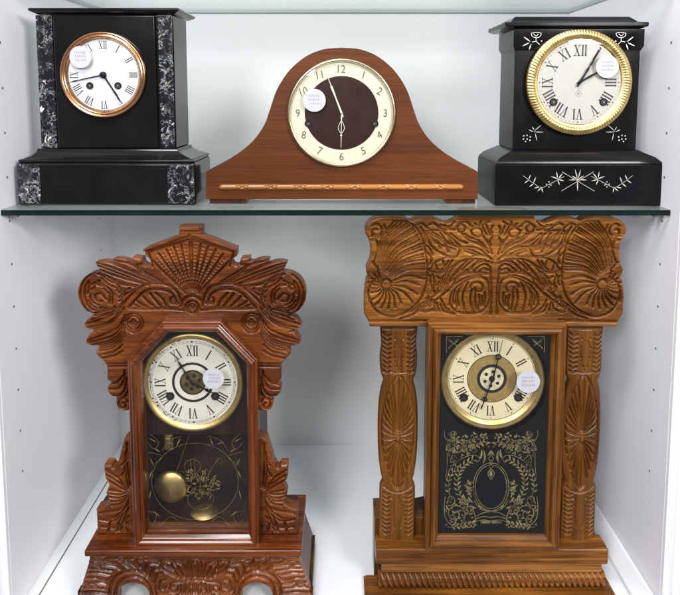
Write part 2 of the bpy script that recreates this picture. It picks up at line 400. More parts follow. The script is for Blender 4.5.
def sticker(c,Y,r,parent,seed=1):
    R=random.Random(seed); mb=MB(); n=48
    pr=lambda y:[(c[0]+r*math.sin(2*PI*i/n),y+.0006*math.sin(2*PI*i/n+seed)*0,c[1]+r*math.cos(2*PI*i/n)) for i in range(n)]
    mb.loft([pr(Y+.0004),pr(Y)],0)
    for row in (.38,.05,-.3):                     # faint illegible pencil strokes
        x=-.55+R.random()*.15
        while x<.5:
            w=.06+.09*R.random(); h=.09+.10*R.random()
            mb.ribbon([(c[0]+x*r,c[1]+(row-h*.5)*r),(c[0]+(x+w*.4)*r,c[1]+(row+h)*r),(c[0]+(x+w)*r,c[1]+(row-h*.3)*r)],.00035,Y-.0003,1); x+=w+.07
    return mb.build('price_sticker',[M['sticker'],M['grey_ink']],parent)
def dome_glass(c,Y,r,rise,parent):
    mb=MB(); mb.lathe(c,Y,[(.0001,-rise)]+[(r*math.sin(t),-rise*(math.cos(t)-math.cos(PI/3))/(1-math.cos(PI/3))) for t in [PI/3*k/10 for k in range(1,11)]],64,0)
    # scale so the rim reaches r
    k=1/math.sin(PI/3)
    mb.v=[(c[0]+(x-c[0])*k,y,c[1]+(z-c[1])*k) for x,y,z in mb.v]
    return mb.build('dial_glass',M['glass'],parent)
def pxr(px,Y,v=100):                       # length of px photo pixels at depth Y
    a=(v-CV)/F; return px/F*Y/(cP-a*sP)

# ================================================================== CABINET
XL,XR=-.480,.468; YF=.76; ZTOP=EYE+.46
cab=thing('display_cabinet','white laminate display cabinet with peg holes, standing open around the five clocks','cabinet',(0,(YF+YBACK)/2,0))
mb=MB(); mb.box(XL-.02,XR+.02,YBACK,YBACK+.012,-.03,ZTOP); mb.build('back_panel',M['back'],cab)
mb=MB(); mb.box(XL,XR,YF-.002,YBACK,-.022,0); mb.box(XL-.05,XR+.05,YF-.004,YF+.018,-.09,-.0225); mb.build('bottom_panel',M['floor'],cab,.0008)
def holes(mb,X,sgn,ys,z0,n):
    for y in ys:
        for k in range(n):
            z=z0+.064*k
            V=[(X+sgn*.0004,y+.0019*math.cos(2*PI*i/12),z+.0019*math.sin(2*PI*i/12)) for i in range(12)]
            mb.add(V,[tuple(range(12))],1)
zz=P(661,262,.81)[1]
for side,X0,X1,sg in (('l',XL-.02,XL,1),('r',XR,XR+.02,-1)):
    mb=MB(); mb.box(X0,X1,YF,YBACK,-.03,ZTOP)
    holes(mb,X1 if sg>0 else X0,sg,(.80,1.10),zz-.064*5,16)
    mb.build('side_panel',[M['wall'],M['hole']],cab,fix=True)
# grooved front posts
for xs,sg in ((XR,1),(XL,-1)):
    mb=MB(); z0,z1=-.09,ZTOP
    prof=[(0,.0),(0.0,-.006),(.002,-.008),(.006,-.008),(.007,-.004),(.010,-.004),(.011,-.011),(.020,-.012),(.021,-.008),(.024,-.008),(.025,-.013),(.06,-.013),(.06,0)]
    rings=[[(xs+sg*(a+.0005),YF+b,z) for a,b in prof] for z in (z0,z1)]
    mb.loft(rings); mb.build('front_post',M['wall'],cab)
mb=MB(); mb.add([(XR-.023,YF+.01,.001),(XR-.001,YF+.01,.001),(XR-.001,YF+.01,.024),(XR-.006,YF+.01,.024),(XR-.023,YF+.01,.006),
                 (XR-.023,YBACK-.001,.001),(XR-.001,YBACK-.001,.001),(XR-.001,YBACK-.001,.024),(XR-.006,YBACK-.001,.024),(XR-.023,YBACK-.001,.006)],
                [(0,1,2,3,4),(9,8,7,6,5),(0,4,9,5),(4,3,8,9),(3,2,7,8),(2,1,6,7)]); mb.build('skirting_strip',M['wall'],cab,.0015)
mb=MB(); mb.box(-.4615,-.4600,YF+.004,YBACK,.0004,.0012); mb.build('joint_line',M['gap'],cab)

# glass shelves
ZS=P(340,210.0,.78)[1]; TH=.0080
def shelf(z,y0,y1,x0,x1,label):
    mb=MB(); V=[(x0,y0,z-TH),(x1,y0,z-TH),(x1,y1,z-TH),(x0,y1,z-TH),(x0,y0,z),(x1,y0,z),(x1,y1,z),(x0,y1,z)]
    mb.add(V,[(0,3,2,1),(4,5,6,7)],0); mb.add(V,[(0,1,5,4)],1); mb.add(V,[(1,2,6,5),(2,3,7,6),(3,0,4,7)],2)
    o=mb.build('glass_shelf',[M['shelf'],M['shelf_edge'],M['shelf_rim']],None)
    c=Vector(((x0+x1)/2,(y0+y1)/2,z-TH)); o.data.transform(Matrix.Translation(-c)); o.location=c
    tag(o,label,'shelf'); return o
YSB=YBACK-.002
shelf(ZS,.78,YSB,XL+.001,XR-.001,'clear glass shelf with a dark front edge carrying the three mantel clocks')
ZU=P(340,13,YSB)[1]+TH
shelf(ZU,.78,YSB,XL+.001,XR-.001,'upper clear glass shelf above the mantel clocks, seen from below at the top')
def pin(x,y,z,sg,label):
    t=MB(); t.tube([(x,y,z-.004),(x-sg*.014,y,z-.004)],.0028,12); t.box(min(x-sg*.004,x-sg*.014),max(x-sg*.004,x-sg*.014),y-.005,y+.005,z-.0025,z-.0005)
    o=t.build('shelf_pin',M['steel'],None,.0004); c=Vector((x,y,z-.004)); o.data.transform(Matrix.Translation(-c)); o.location=c
    tag(o,label,'shelf pin','metal pins holding up the glass shelves')
pin(XL,.80,ZS-TH,-1,'small metal pin under the left front end of the clock shelf')
pin(XR,.80,ZS-TH,1,'small metal pin under the right front end of the clock shelf')

# ================================================================== BLACK SLATE MANTEL CLOCK WITH MARBLE STRIPS
def rect(x0,x1,y0,y1,z): return [(x0,y0,z),(x1,y0,z),(x1,y1,z),(x0,y1,z)]
YA=Yon(205.8,ZS)
zb=ZS+.0006
ca=thing('mantel_clock','polished black slate clock with veined marble strips and a copper-rimmed white dial','clock',((P(106,200,YA)[0]),YA+.05,zb))
xa0,xa1=P(17.5,190,YA)[0],P(195.5,190,YA)[0]; zbt=P(100,163,YA)[1]
mb=MB(); mb.box(xa0,xa1,YA,YA+.098,zb,zbt); mb.build('base',M['slate'],ca,.004,5)
YB=YA+.020; bx0,bx1=P(38.5,90,YB)[0],P(175,90,YB)[0]; zbb=P(100,151,YB)[1]; zct=P(100,15,YB)[1]; yb1=YA+.090
mb=MB()
mb.loft([rect(xa0+.0015,xa1-.0015,YA+.0015,YA+.097,zbt+.0002),rect(xa0+.0015,xa1-.0015,YA+.0015,YA+.097,zbt+.004),
         rect(xa0+.006,xa1-.006,YA+.005,YA+.094,zbt+.0055),rect(xa0+.016,xa1-.016,YA+.010,YA+.0925,zbt+.009),
         rect(bx0-.005,bx1+.005,YB-.0055,yb1+.001,zbb-.001),rect(bx0-.004,bx1+.004,YB-.0045,yb1,zbb+.004)]); mb.build('plinth_moulding',M['slate'],ca,.0018,3)
mb=MB(); mb.box(bx0,bx1,YB,yb1,zbb+.0042,zct); mb.build('case',M['slate'],ca,.0015,3)
cx0,cx1=P(57,90,YB)[0],P(157.5,90,YB)[0]
mb=MB(); mb.box(cx0,cx1,YB-.005,YB-.0003,zbb+.0045,zct-.0005); mb.build('front_panel',M['slate'],ca,.003,4)
for u0,u1 in ((39.5,55.5),(160,174)):
    mb=MB(); x0,x1=P(u0,90,YB)[0],P(u1,90,YB)[0]; mb.box(x0,x1,YB-.0022,YB-.0002,zbb+.0045,zct-.0005); mb.build('marble_strip',M['marble'],ca,.0006)
for u0,u1 in ((18.5,41),(168,194.5)):
    mb=MB(); x0,x1=P(u0,190,YA)[0],P(u1,190,YA)[0]; mb.box(x0,x1,YA-.0018,YA-.0002,zb+.003,zbt-.002); mb.build('marble_block',M['marble'],ca,.0006)
YC=YB-.012; ca0,ca1=P(27.5,13,YC)[0],P(179,13,YC)[0]
mb=MB(); zc=zct+.0002
mb.loft([rect(ca0+.010,ca1-.010,YC+.009,yb1+.002,zc),rect(ca0+.001,ca1-.001,YC+.001,yb1+.010,zc+.0045),rect(ca0,ca1,YC,yb1+.011,zc+.0062),rect(ca0+.001,ca1-.001,YC+.001,yb1+.010,zc+.0085)]); mb.build('cap',M['slate'],ca,.0008,2)
Yd=YB-.005; c=P(104,75,Yd); R=pxr(42.5,Yd)
mb=MB(); mb.disc(c,Yd-.0012,R*.86,96,0)
numerals(mb,c,Yd-.0015,R*.60,R*.19,.8,1); mb.ribbon([(c[0]+R*.82*math.sin(2*PI*i/90),c[1]+R*.82*math.cos(2*PI*i/90)) for i in range(91)],.00025,Yd-.0015,1)
ticks(mb,c,Yd-.0015,R*.815,R*.835,.0003,1)
mb.build('dial',[M['enamel'],M['ink']],ca)
mb=MB(); mb.lathe(c,Yd,[(R,.0),(R*1.0,-.004),(R*.985,-.006),(R*.955,-.0065),(R*.94,-.0045),(R*.925,-.0045),(R*.91,-.0062),(R*.885,-.006),(R*.865,-.0035),(R*.83,-.0012)],128); mb.build('bezel',M['copper'],ca)
for s in (-1,1): arbor((c[0]+s*R*.33,c[1]-R*.25),Yd-.0018,R*.062,ca,'blued')
hand('minute_hand',c,Yd-.004,258,[(-.003,.0009),(0,.0011),(R*.62,.0007),(R*.66,.0011),(R*.80,.0003)],M['blued'],ca)
hand('hour_hand',c,Yd-.003,148,[(-.003,.0009),(0,.0012),(R*.4,.0010),(R*.5,.0014),(R*.76,.0003)],M['blued'],ca)
mb=MB(); mb.lathe(c,Yd-.0045,[(.0001,-.0015),(R*.05,-.0012),(R*.075,-.0003),(R*.078,.002)],28); mb.build('hand_boss',M['blued'],ca)
dome_glass(c,Yd-.0058,R*.87,.0012,ca)
sticker((c[0]-R*.48,c[1]+R*.41),Yd-.0078,pxr(10.8,Yd),ca,3)

# ================================================================== HUMPED WOODEN MANTEL CLOCK
YT=Yon(204.4,ZS); xT=P(341.8,150,YT)[0]
ct=thing('mantel_clock','low brown wooden clock with a humped case and a cream ring round its brown dial','clock',(xT,YT+.04,ZS+.0006))
half=smooth([(341.8,47.6),(360,49.3),(377,56),(391.5,67.5),(401,79.5),(408,92.5),(413.5,109)],7)+smooth([(413.8,110),(419,124),(429,139),(443,151.5),(462,163.5),(477.5,171.5)],7)[0:]+[(477.8,199.3)]
ph=[P(u,v,YT) for u,v in half]; XT=xT
out=[(2*XT-x,z) for x,z in ph[::-1]]+ph
mb=MB(); mb.prism(out,YT,YT+.075,0,False); 
o=mb.build('case',M['mahog'],ct,.0025,3)
mb=MB(); x0,x1=P(218.5,187,YT)[0],P(463.5,187,YT)[0]; zc=P(340,187,YT)[1]; rr=.0042; rings=[]
nseg=400; cuts=[P(200+q/2.4286,187,YT)[0] for q in (103,173,243,310,376,445,513,583)]
V=[];fs=[];na=11
for i in range(nseg+1):
    x=x0+(x1-x0)*i/nseg; e=min(1,math.sqrt(max(0,1-max(0,1-min(x-x0,x1-x)/.006)**2))); 
    for j in range(na):
        t=PI*j/(na-1); zq=-math.cos(t)*rr*e; d=math.sin(t)*rr*e
        for q in cuts:
            xx=(x-q); 
            for sg in (1,-1):
                dist=abs(xx*.5+sg*zq)/1.1
                if abs(xx)<.0095: d-=.0022*max(0,1-dist/.0011)
                for off in (-.0072,.0072):
                    if abs(xx-off)<.0016: d-=.0009*max(0,1-abs(xx-off)/.0012)
        V.append((x,YT-max(d,0)-.0001,zc+zq))
for i in range(nseg):
    for j in range(na-1): fs.append((i*na+j,i*na+j+1,(i+1)*na+j+1,(i+1)*na+j))
mb.add(V,fs,0,True); mb.build('moulding_strip',M['strip'],ct)
zt=P(340,199.3,YT)[1]
for x0,x1 in ((P(209,200,YT)[0],P(246,200,YT)[0]),(P(447,200,YT)[0],P(476,200,YT)[0])):
    mb=MB(); mb.box(x0,x1,YT+.004,YT+.07,ZS+.0004,zt-.0002); mb.build('foot',M['dark_wood'],ct,.0005)
c=P(341.6,113,YT); R=pxr(53,YT)
mb=MB(); mb.disc(c,YT-.0012,R*.96,96,0); mb.disc(c,YT-.0016,R*.695,96,1)
def text_faces(mb,s,cx,cz,h,Y,mi,rot=0):
    cu=bpy.data.curves.new('t','FONT'); cu.body=s; cu.size=1; cu.align_x='CENTER'; cu.resolution_u=4
    ob=bpy.data.objects.new('t',cu); COL.objects.link(ob); dg=bpy.context.evaluated_depsgraph_get(); dg.update()
    me=ob.evaluated_get(dg).to_mesh(); vs=[v.co.copy() for v in me.vertices]; ps=[tuple(p.vertices) for p in me.polygons]
    x0=min(v.x for v in vs);x1=max(v.x for v in vs);y0=min(v.y for v in vs);y1=max(v.y for v in vs); k=h/(y1-y0); ca_,sa_=math.cos(rot),math.sin(rot)
    q=[((v.x-(x0+x1)/2)*k*.9,(v.y-(y0+y1)/2)*k) for v in vs]
    mb.add([(cx+a*ca_-b*sa_,Y,cz+a*sa_+b*ca_) for a,b in q],ps,mi); bpy.data.objects.remove(ob); bpy.data.curves.remove(cu)
for k in range(1,13):
    a=PI/6*k; lean={2:-.5,4:.5,5:.35,7:-.35,8:-.2,11:.2,1:-.25,10:.3}.get(k,0)
    text_faces(mb,str(k),c[0]+R*.825*math.sin(a),c[1]+R*.825*math.cos(a),R*.145,YT-.0016,2,lean)
mb.build('dial',[M['cream'],M['brown_dial'],M['ink_brown']],ct)
mb=MB(); mb.lathe(c,YT,[(R*1.02,.0),(R*1.02,-.004),(R*1.0,-.0065),(R*.975,-.0065),(R*.96,-.004),(R*.955,-.001)],128); mb.build('bezel',M['pale_brass'],ct)
for s in (-1,1): arbor((c[0]+s*R*.63,c[1]-R*.2),YT-.0019,R*.05,ct,'blued')
hand('minute_hand',c,YT-.0035,339,[(-.006,.0008),(0,.0014),(R*.3,.0010),(R*.52,.0017),(R*.56,.0006),(R*.74,.0004)],M['cream'],ct)
hand('hour_hand',c,YT-.0028,181,[(0,.0010),(R*.1,.0010),(R*.14,.0005),(R*.5,.0005),(R*.66,.0003)],M['cream'],ct)
g=lambda a,r:(c[0]+r*math.sin(math.radians(a)),c[1]+r*math.cos(math.radians(a)))
mb=MB(); mb.ribbon(smooth([g(181,R*.13),g(193,R*.25),g(190,R*.32),g(181,R*.38),g(172,R*.32),g(169,R*.25),g(181,R*.13)],5),.0008,YT-.0034); mb.disc(g(181,R*.42),YT-.0034,.0016,12); mb.build('hand_loop',M['cream'],ct)
dome_glass(c,YT-.005,R*.97,.004,ct)
sticker((c[0]-R*.51,c[1]+R*.24),YT-.0090,pxr(11.3,YT),ct,5)

# ================================================================== BLACK CLOCK WITH GILT BEZEL
YK=Yon(206.2,ZS); zb=ZS+.0006
ck=thing('mantel_clock','black clock with a beaded gilt bezel and silver flower engraving on its base','clock',(P(578,200,YK)[0],YK+.05,zb))
k0,k1=P(495,190,YK)[0],P(662.5,190,YK)[0]; zbt=P(578,164.5,YK)[1]; dk=.105
mb=MB(); mb.box(k0,k1,YK,YK+dk,zb,zbt); mb.build('base',M['slate_b'],ck,.001,2)
YKb=YK+.020; b0,b1=P(514,90,YKb)[0],P(638.5,90,YKb)[0]; zbb=P(578,150,YKb)[1]; zct=P(578,29,YKb)[1]; yk1=YK+.092
mb=MB(); mb.loft([rect(k0+.0006,k1-.0006,YK+.0006,YK+dk,zbt+.0002),rect(k0+.0015,k1-.0015,YK+.001,YK+dk-.001,zbt+.003),rect(k0+.008,k1-.008,YK+.006,YK+dk-.004,zbt+.0095),
   rect(b0-.006,b1+.006,YKb-.006,yk1+.003,zbb-.002),rect(b0-.002,b1+.002,YKb-.002,yk1+.001,zbb+.0005)]); mb.build('plinth_moulding',M['slate_b'],ck,.0008,2)
mb=MB(); mb.box(b0,b1,YKb,yk1,zbb+.0007,zct); mb.build('case',M['slate_b'],ck,.001,2)
mb=MB(); z0=P(578,48,YKb)[1]; mb.loft([rect(b0-.0003,b1+.0003,YKb-.0004,yk1,z0-.004),rect(b0-.0035,b1+.0035,YKb-.0035,yk1+.001,z0+.003),rect(b0-.0035,b1+.0035,YKb-.0035,yk1+.001,zct-.0002)]); mb.build('frieze',M['slate_b'],ck,.0006)
YL=YKb-.010; l0,l1=P(505,25,YL)[0],P(649,25,YL)[0]; zl=zct+.0002
mb=MB(); mb.loft([rect(l0+.008,l1-.008,YL+.006,yk1+.004,zl),rect(l0,l1,YL,yk1+.010,zl+.003),rect(l0,l1,YL,yk1+.010,zl+.0085),rect(l0+.011,l1-.011,YL+.009,yk1+.002,zl+.0105),
   rect(l0+.013,l1-.013,YL+.011,yk1,zl+.0125),rect(l0+.020,l1-.020,YL+.017,yk1-.004,zl+.0185)]); mb.build('cap',M['slate_b'],ck,.0008,2)
Yd=YKb-.0036; c=P(578.2,82.5,Yd); R=pxr(52.4,Yd)
mb=MB(); mb.disc(c,Yd-.003,R*.80,96,0); numerals(mb,c,Yd-.0033,R*.50,R*.205,.95,1); ticks(mb,c,Yd-.0033,R*.735,R*.765,.00028,1); dots(mb,c,Yd-.0033,R*.75,R*.013,1)
q0=(c[0],c[1]-R*.21)                                # small printed device under the centre: a lozenge round a dot
mb.ribbon([(q0[0]+R*.065*math.sin(PI/2*k),q0[1]+R*.065*math.cos(PI/2*k)) for k in range(5)],.0004,Yd-.0033,2); mb.disc(q0,Yd-.0033,R*.018,12,2)
mb.build('dial',[M['paper_c'],M['ink'],M['grey_ink']],ck)
nb=108
def rope(r,dy,a,k):
    if k in (3,4,5,6):
        s=math.sin(a*nb/1.0+ (k-3)*.7); return r, dy-.0007*s
    return r,dy
mb=MB(); mb.lathe(c,Yd,[(R,.0),(R,-.004),(R*.985,-.0055),(R*.955,-.0060),(R*.925,-.0085),(R*.895,-.0090),(R*.865,-.0075),(R*.845,-.0050),(R*.825,-.0052),(R*.805,-.0045),(R*.79,-.003)],864,0,rope); mb.build('bezel',M['gilt'],ck)
for s in (-1,1): arbor((c[0]+s*R*.475,c[1]-R*.37),Yd-.0036,R*.055,ck,'blued')
hand('minute_hand',c,Yd-.0062,30.5,[(-.007,.0012),(0,.0017),(R*.2,.0011),(R*.28,.0016),(R*.35,.0006),(R*.40,.0015),(R*.5,.0009),(R*.75,.0004)],M['blued'],ck)
hand('hour_hand',c,Yd-.0052,60,[(-.004,.0014),(0,.0020),(R*.1,.0012),(R*.25,.0017),(R*.34,.0009),(R*.40,.0015),(R*.5,.0004)],M['blued'],ck)
dome_glass(c,Yd-.0075,R*.81,.0012,ck)
sticker((c[0]+R*.485,c[1]+R*.295),Yd-.0094,pxr(11.2,Yd),ck,8)
# engraved flowers
def leaf(mb,p0,p1,w,Y,mi=0,bend=0,n=7):
    a=np.array(p0);b=np.array(p1);d=b-a;q=np.array([-d[1],d[0]])
    mb.ribbon([tuple(a+d*t+q*bend*math.sin(PI*t)) for t in np.linspace(0,1,n)],w,Y,mi,'leaf')
mb=MB(); Ye=YK-.0003; E=lambda cx,cy:P(470+cx/3.238,130+cy/3.238,YK)
for s in (0,1):
    K=lambda x,y:E(x if s==0 else 698-x,y); lw=.0007
    mb.ribbon([K(295,198),K(400,135)],lw*.8,Ye); mb.ribbon([K(305,140),K(322,150)],lw*.7,Ye)
    for a,b,w in (((348,160),(330,148),3.2),((348,160),(320,162),2.8),((348,158),(340,128),3)): leaf(mb,K(*a),K(*b),.0014,Ye)
    mb.ribbon(smooth([K(172,148),K(205,172),K(232,186),K(262,172),K(305,150)]),lw*.7,Ye)
    for a,b in (((190,160),(196,145)),((205,172),(213,152)),((190,162),(176,172)),((206,173),(192,184)),((285,158),(300,140)),((285,158),(262,150)),((285,160),(305,165)),((283,155),(280,135)),((232,186),(218,198)),((225,184),(208,188)),((232,186),(235,202)),((283,160),(290,178))): leaf(mb,K(*a),K(*b),.0015,Ye)
    for x,y in ((255,168),(248,176),(262,178),(255,184),(268,170),(258,176)): mb.disc(K(x,y),Ye,.0009,8)
mb.disc(E(348,160),Ye,.0013,10); leaf(mb,E(348,162),E(348,198),.0016,Ye)
mb.build('engraving',M['silver'],ck,fix=False)
Ye2=YKb-.0040; E2=lambda cx,cy:P(515+cx/4.577,20+cy/4.577,YKb)
for s in (0,1):
    mb=MB(); K=lambda x,y:E2(x if s==0 else 572-x,y)
    mb.ribbon(smooth([K(70,62),K(92,58),K(115,62),K(108,78),K(92,82),K(75,76),K(70,62)]),.0007,Ye2); mb.ribbon(smooth([K(80,64),K(92,74),K(104,64)]),.0006,Ye2)
    mb.ribbon([K(92,82),K(92,98)],.0008,Ye2); mb.ribbon([K(74,102),K(92,98),K(108,114)],.0008,Ye2); mb.disc(K(117,97),Ye2,.0010,8)
    for a,b in (((66,100),(36,78)),((62,105),(30,120)),((70,110),(60,138))): leaf(mb,K(*a),K(*b),.0016,Ye2)
    mb.build('engraving',M['silver'],ck,fix=False)
Ye2=YKb-.0003
for s in (0,1):
    mb=MB(); K=lambda x,y:E2(x if s==0 else 544-x,y)
    for x,y in ((40,530),(55,528),(70,535),(38,545),(55,545),(68,550),(48,556)): mb.disc(K(x,y),Ye2,.0011,8)
    for a,b in (((85,512),(62,502)),((85,512),(130,513)),((88,508),(120,480)),((92,518),(100,552)),((88,505),(78,488))): leaf(mb,K(*a),K(*b),.0010,Ye2)
    mb.build('engraving',M['silver'],ck,fix=False)

# ================================================================== CARVED WALNUT KITCHEN CLOCK
YW=.800
cw=thing('kitchen_clock','reddish carved wooden clock with a pointed crest and an eight-sided top to its glass door','clock',(P(194,600,YW)[0],YW+.05,0))
XW=P(192.5,330,YW)[0]
def both(fn,Y,X0,strokes,R,dep):
    out=[]
    for s in strokes:
        w=[P(*fn(*q),Y) for q in s]; out.append((w,R,dep)); out.append(([(2*X0-x,z) for x,z in w],R,dep))
    return out
B=lambda x,y:(185+x/5.408,220+y/5.408)
D=lambda x,y:(190+x/5.41,310+y/5.41)
def line(fn,*p): return [fn(*q) for q in p]
h=[(192,226.5),(201.6,226.5),(201.6,234)]+line(B,(95,85),(280,155),(279,196))+[B(*q) for q in circ(272,226,24,24,-70,-290,10)][0:0]
h+=[B(*q) for q in ((270,202),(256,212),(252,228),(262,245),(280,248),(296,236),(299,216),(302,208),(350,203),(347,226))]
h+=smooth([B(*q) for q in ((366,230),(410,214),(457,214))],5)+smooth([B(*q) for q in ((452,228),(443,242))],3)+smooth([B(*q) for q in ((466,234),(505,226),(553,232))],5)
h+=smooth([B(550,240),B(538,262),B(524,278)],4)
h+=[B(*q) for q in circ(540,402,115,118,-74,72,26)]
h+=smooth([D(553,34),D(585,56),D(603,86),D(583,104),D(550,112),D(540,118)],5)+smooth([D(562,122),D(585,146),D(598,176),D(575,193),D(536,200),D(526,208)],5)
h+=smooth([D(542,222),D(544,238),D(520,268),D(495,292)],4)+[D(490,305),D(491,380),D(466,396)]
h+=smooth([D(466,400),D(490,420),D(490,446),D(470,468),D(446,474)],5)+smooth([D(449,510),D(438,537),D(410,549),D(380,545),D(368,530)],5)
h+=[(257,409),(257,436),(266.5,439)]
G=lambda x,y:(190+x/3.4,420+y/3.4)
h+=[G(285,148),(275.6,466.2),(276.4,468.6),(278.3,469.2),(280,467.8),(280.6,465.8)]+[G(332,155)]
h+=smooth([G(333,175),G(330,200),G(318,224)],4)+smooth([G(331,252),G(318,284)],3)+smooth([G(340,300),G(360,304),G(366,306)],3)+[G(366,340),(297.5,549)]
hw=[P(u,v,YW) for u,v in h]
# the photo's keystone is in the camera: mirror about the axis of the clock
out=[(2*XW-x,z) for x,z in hw[::-1]]+hw[1:] if abs(hw[0][0]-XW)<1e-3 else [(2*XW-x,z) for x,z in hw[::-1]]+hw
gr=[]; bd=[]
S=[]
S+=[[B(36,108),B(262,172)],[B(262,172),B(240,250)]]
for q in ((36,116),(84,128),(122,146),(165,160),(205,185),(240,222)):
    d=np.array(q,float)-np.array((36,430.)); L=np.hypot(*d); e=d/L
    S.append([B(36+e[0]*50,430+e[1]*50),B(*q)])
for q,q2 in (((36,116),(84,128)),((122,146),(84,128)),((165,160),(205,185)),((205,185),(240,222)),((122,146),(165,160))):
    m=(np.array(q,float)+np.array(q2))/2; d=m-np.array((36,430.)); L=np.hypot(*d); e=d/L
    for k in range(11):
        r=95+(L-110)*k/10; w=P(*B(36+e[0]*r,430+e[1]*r),YW)
        bd+= [(w,.0021,-.0024),((2*XW-w[0],w[1]),.0021,-.0024)]
S+=[[B(*q) for q in circ(36,470,60,58,-180,0,16)],[B(*q) for q in circ(36,472,34,30,0,360,18)],[B(*q) for q in spiral(36,472,3,22,0,400,16)]]
S+=[smooth([B(*q) for q in p]) for p in (
 ((95,452),(110,400),(150,358),(220,343),(290,352),(350,392),(410,455),(455,520)),
 ((120,455),(135,410),(170,385),(225,375),(285,385),(335,425),(380,475)),
 ((110,450),(150,450),(152,425),(135,418)),((85,488),(180,480),(280,482),(380,478)),
 ((175,470),(195,430),(230,398)),((205,472),(240,430),(262,400)),((240,472),(280,440),(300,415)),((280,474),(315,455),(335,440)),((320,476),(345,462),(360,458)),
 ((190,340),(270,292),(360,238),(452,218)),((205,345),(300,295),(390,262),(452,236)),((240,345),(340,305),(430,270),(545,234)),
 ((270,350),(370,325),(460,295),(543,262)),((310,360),(400,350),(480,330),(530,290)),((350,385),(420,375),(480,350),(520,318)),
 ((330,372),(380,395),(430,420)),((370,370),(420,395),(440,380)),((300,240),(330,250),(300,290)),
 ((430,490),(415,430),(430,360),(480,310),(540,292)),((455,470),(480,510),(540,522),(600,500),(635,440),(640,390),(620,330),(580,295)),
 ((470,455),(468,400),(500,360),(545,350)),((500,480),(540,492),(590,475),(615,425),(612,370),(590,335)),
 ((530,330),(560,345),(565,370),(595,380)),((500,430),(530,400),(560,410),(550,440),(525,440)),((545,460),(580,440),(590,400)),
 )]
S+=[smooth([D(*q) for q in p]) for p in (
 ((380,-10),(420,40),(480,85),(560,108)),((395,-15),(450,30),(520,55),(592,80)),((400,-5),(470,0),(540,20),(575,45)),
 ((375,30),(415,95),(470,125),(585,168)),((372,60),(410,130),(470,170),(560,192)),((378,95),(405,150),(450,190),(540,205)),((385,130),(410,180),(470,215),(525,222)),
 ((400,190),(440,225),(500,238)),((400,225),(450,250),(505,262)),
 ((375,292),(430,294),(490,295)),((377,304),(430,306),(489,307)),
 ((392,330),(400,380),(430,425),(486,430)),((400,360),(440,395),(470,398)),((385,370),(395,430),(430,465),(465,466)),((380,410),(388,460),(420,480),(446,490)),((382,500),(400,480),(430,490),(432,520),(410,532),(395,518),(408,505)),
 )]
S+=[[D(*q) for q in circ(332,72,50,50,0,360,26)],[D(*q) for q in circ(332,72,38,38,0,360,22)],[D(312,72),D(332,52),D(352,72),D(332,92),D(312,72)],[D(322,62),D(342,82)],[D(322,82),D(342,62)]]
S+=[smooth([G(*q) for q in p]) for p in (
 ((246,230),(252,150),(250,80)),((252,235),(262,170),(255,110)),((262,235),(285,200),(327,172)),((258,245),(290,225),(325,205)),((258,250),(290,245),(318,240)),((258,258),(290,268),(325,262)),
 ((258,265),(280,285),(312,292)),((255,270),(265,300),(300,310),(350,318)),((270,320),(310,345),(355,340)),((258,330),(290,365),(350,365)),((256,300),(275,350),(260,385)),((285,330),(300,380)),((320,345),(330,385)),
 ((266,180),(278,195)),((256,140),(270,155)))]
S+=[[G(248,392),G(360,392)]]
S+=[smooth([B(*q) for q in p]) for p in (((225,345),(320,292),(410,250),(455,226)),((290,345),(380,308),(470,272),(535,250)),((340,362),(430,340),(500,300)),((485,450),(482,405),(510,372)),((520,480),(560,478),(600,440)),((560,350),(590,355),(600,400)),((350,382),(400,405),(428,440)))]
S+=[smooth([D(*q) for q in p]) for p in (((390,0),(440,50),(500,85),(575,96)),((375,50),(412,112),(465,148),(580,178)),((380,80),(408,140),(460,180),(550,200)),((385,115),(405,165),(455,200),(530,214)),((410,8),(480,25),(560,55)))]
S+=[smooth([G(*q) for q in p]) for p in (((260,238),(285,214),(322,190)),((258,254),(290,255),(316,252)),((257,262),(285,277),(318,278)),((256,285),(280,315),(310,335)),((262,350),(290,378)))]
YDr=YW-.016
def oct_(inset):
    return None
dX=P(193.3,400,YDr)[0]
def dp(u,v):
    x,z=P(u,v,YDr); return (x-dX,z)
ox=P(258.2,400,YDr)[0]-dX; ox=.5*(ox+(dX-P(129,400,YDr)[0]))
zo_t=P(193,322,YDr)[1]; zo_b=P(193,547,YDr)[1]; zo_s=P(193,360.5,YDr)[1]; otx=.5*(P(221.5,322,YDr)[0]-P(163.5,322,YDr)[0])
def octo(i):                               # inward offset by i metres, mitred
    a=math.atan2(zo_t-zo_s,ox-otx); k=math.tan(a/2); k2=math.tan((PI/2-a)/2)
    return [(dX-ox+i,zo_b+i),(dX+ox-i,zo_b+i),(dX+ox-i,zo_s-i*k2),(dX+otx-i*k,zo_t-i),(dX-otx+i*k,zo_t-i),(dX-ox+i,zo_s-i*k2)]
gr=both(lambda x,y:(x,y),YW,XW,S,.0024,.0050)
mb=MB(); relief(mb,out,YW,.018,gr,bd,res=.00058,edge=(.003,.0028),hole=octo(.013),pillow=(.0050,.0011)); mb.build('carved_board',M['walnut_x'],cw,fix=False)
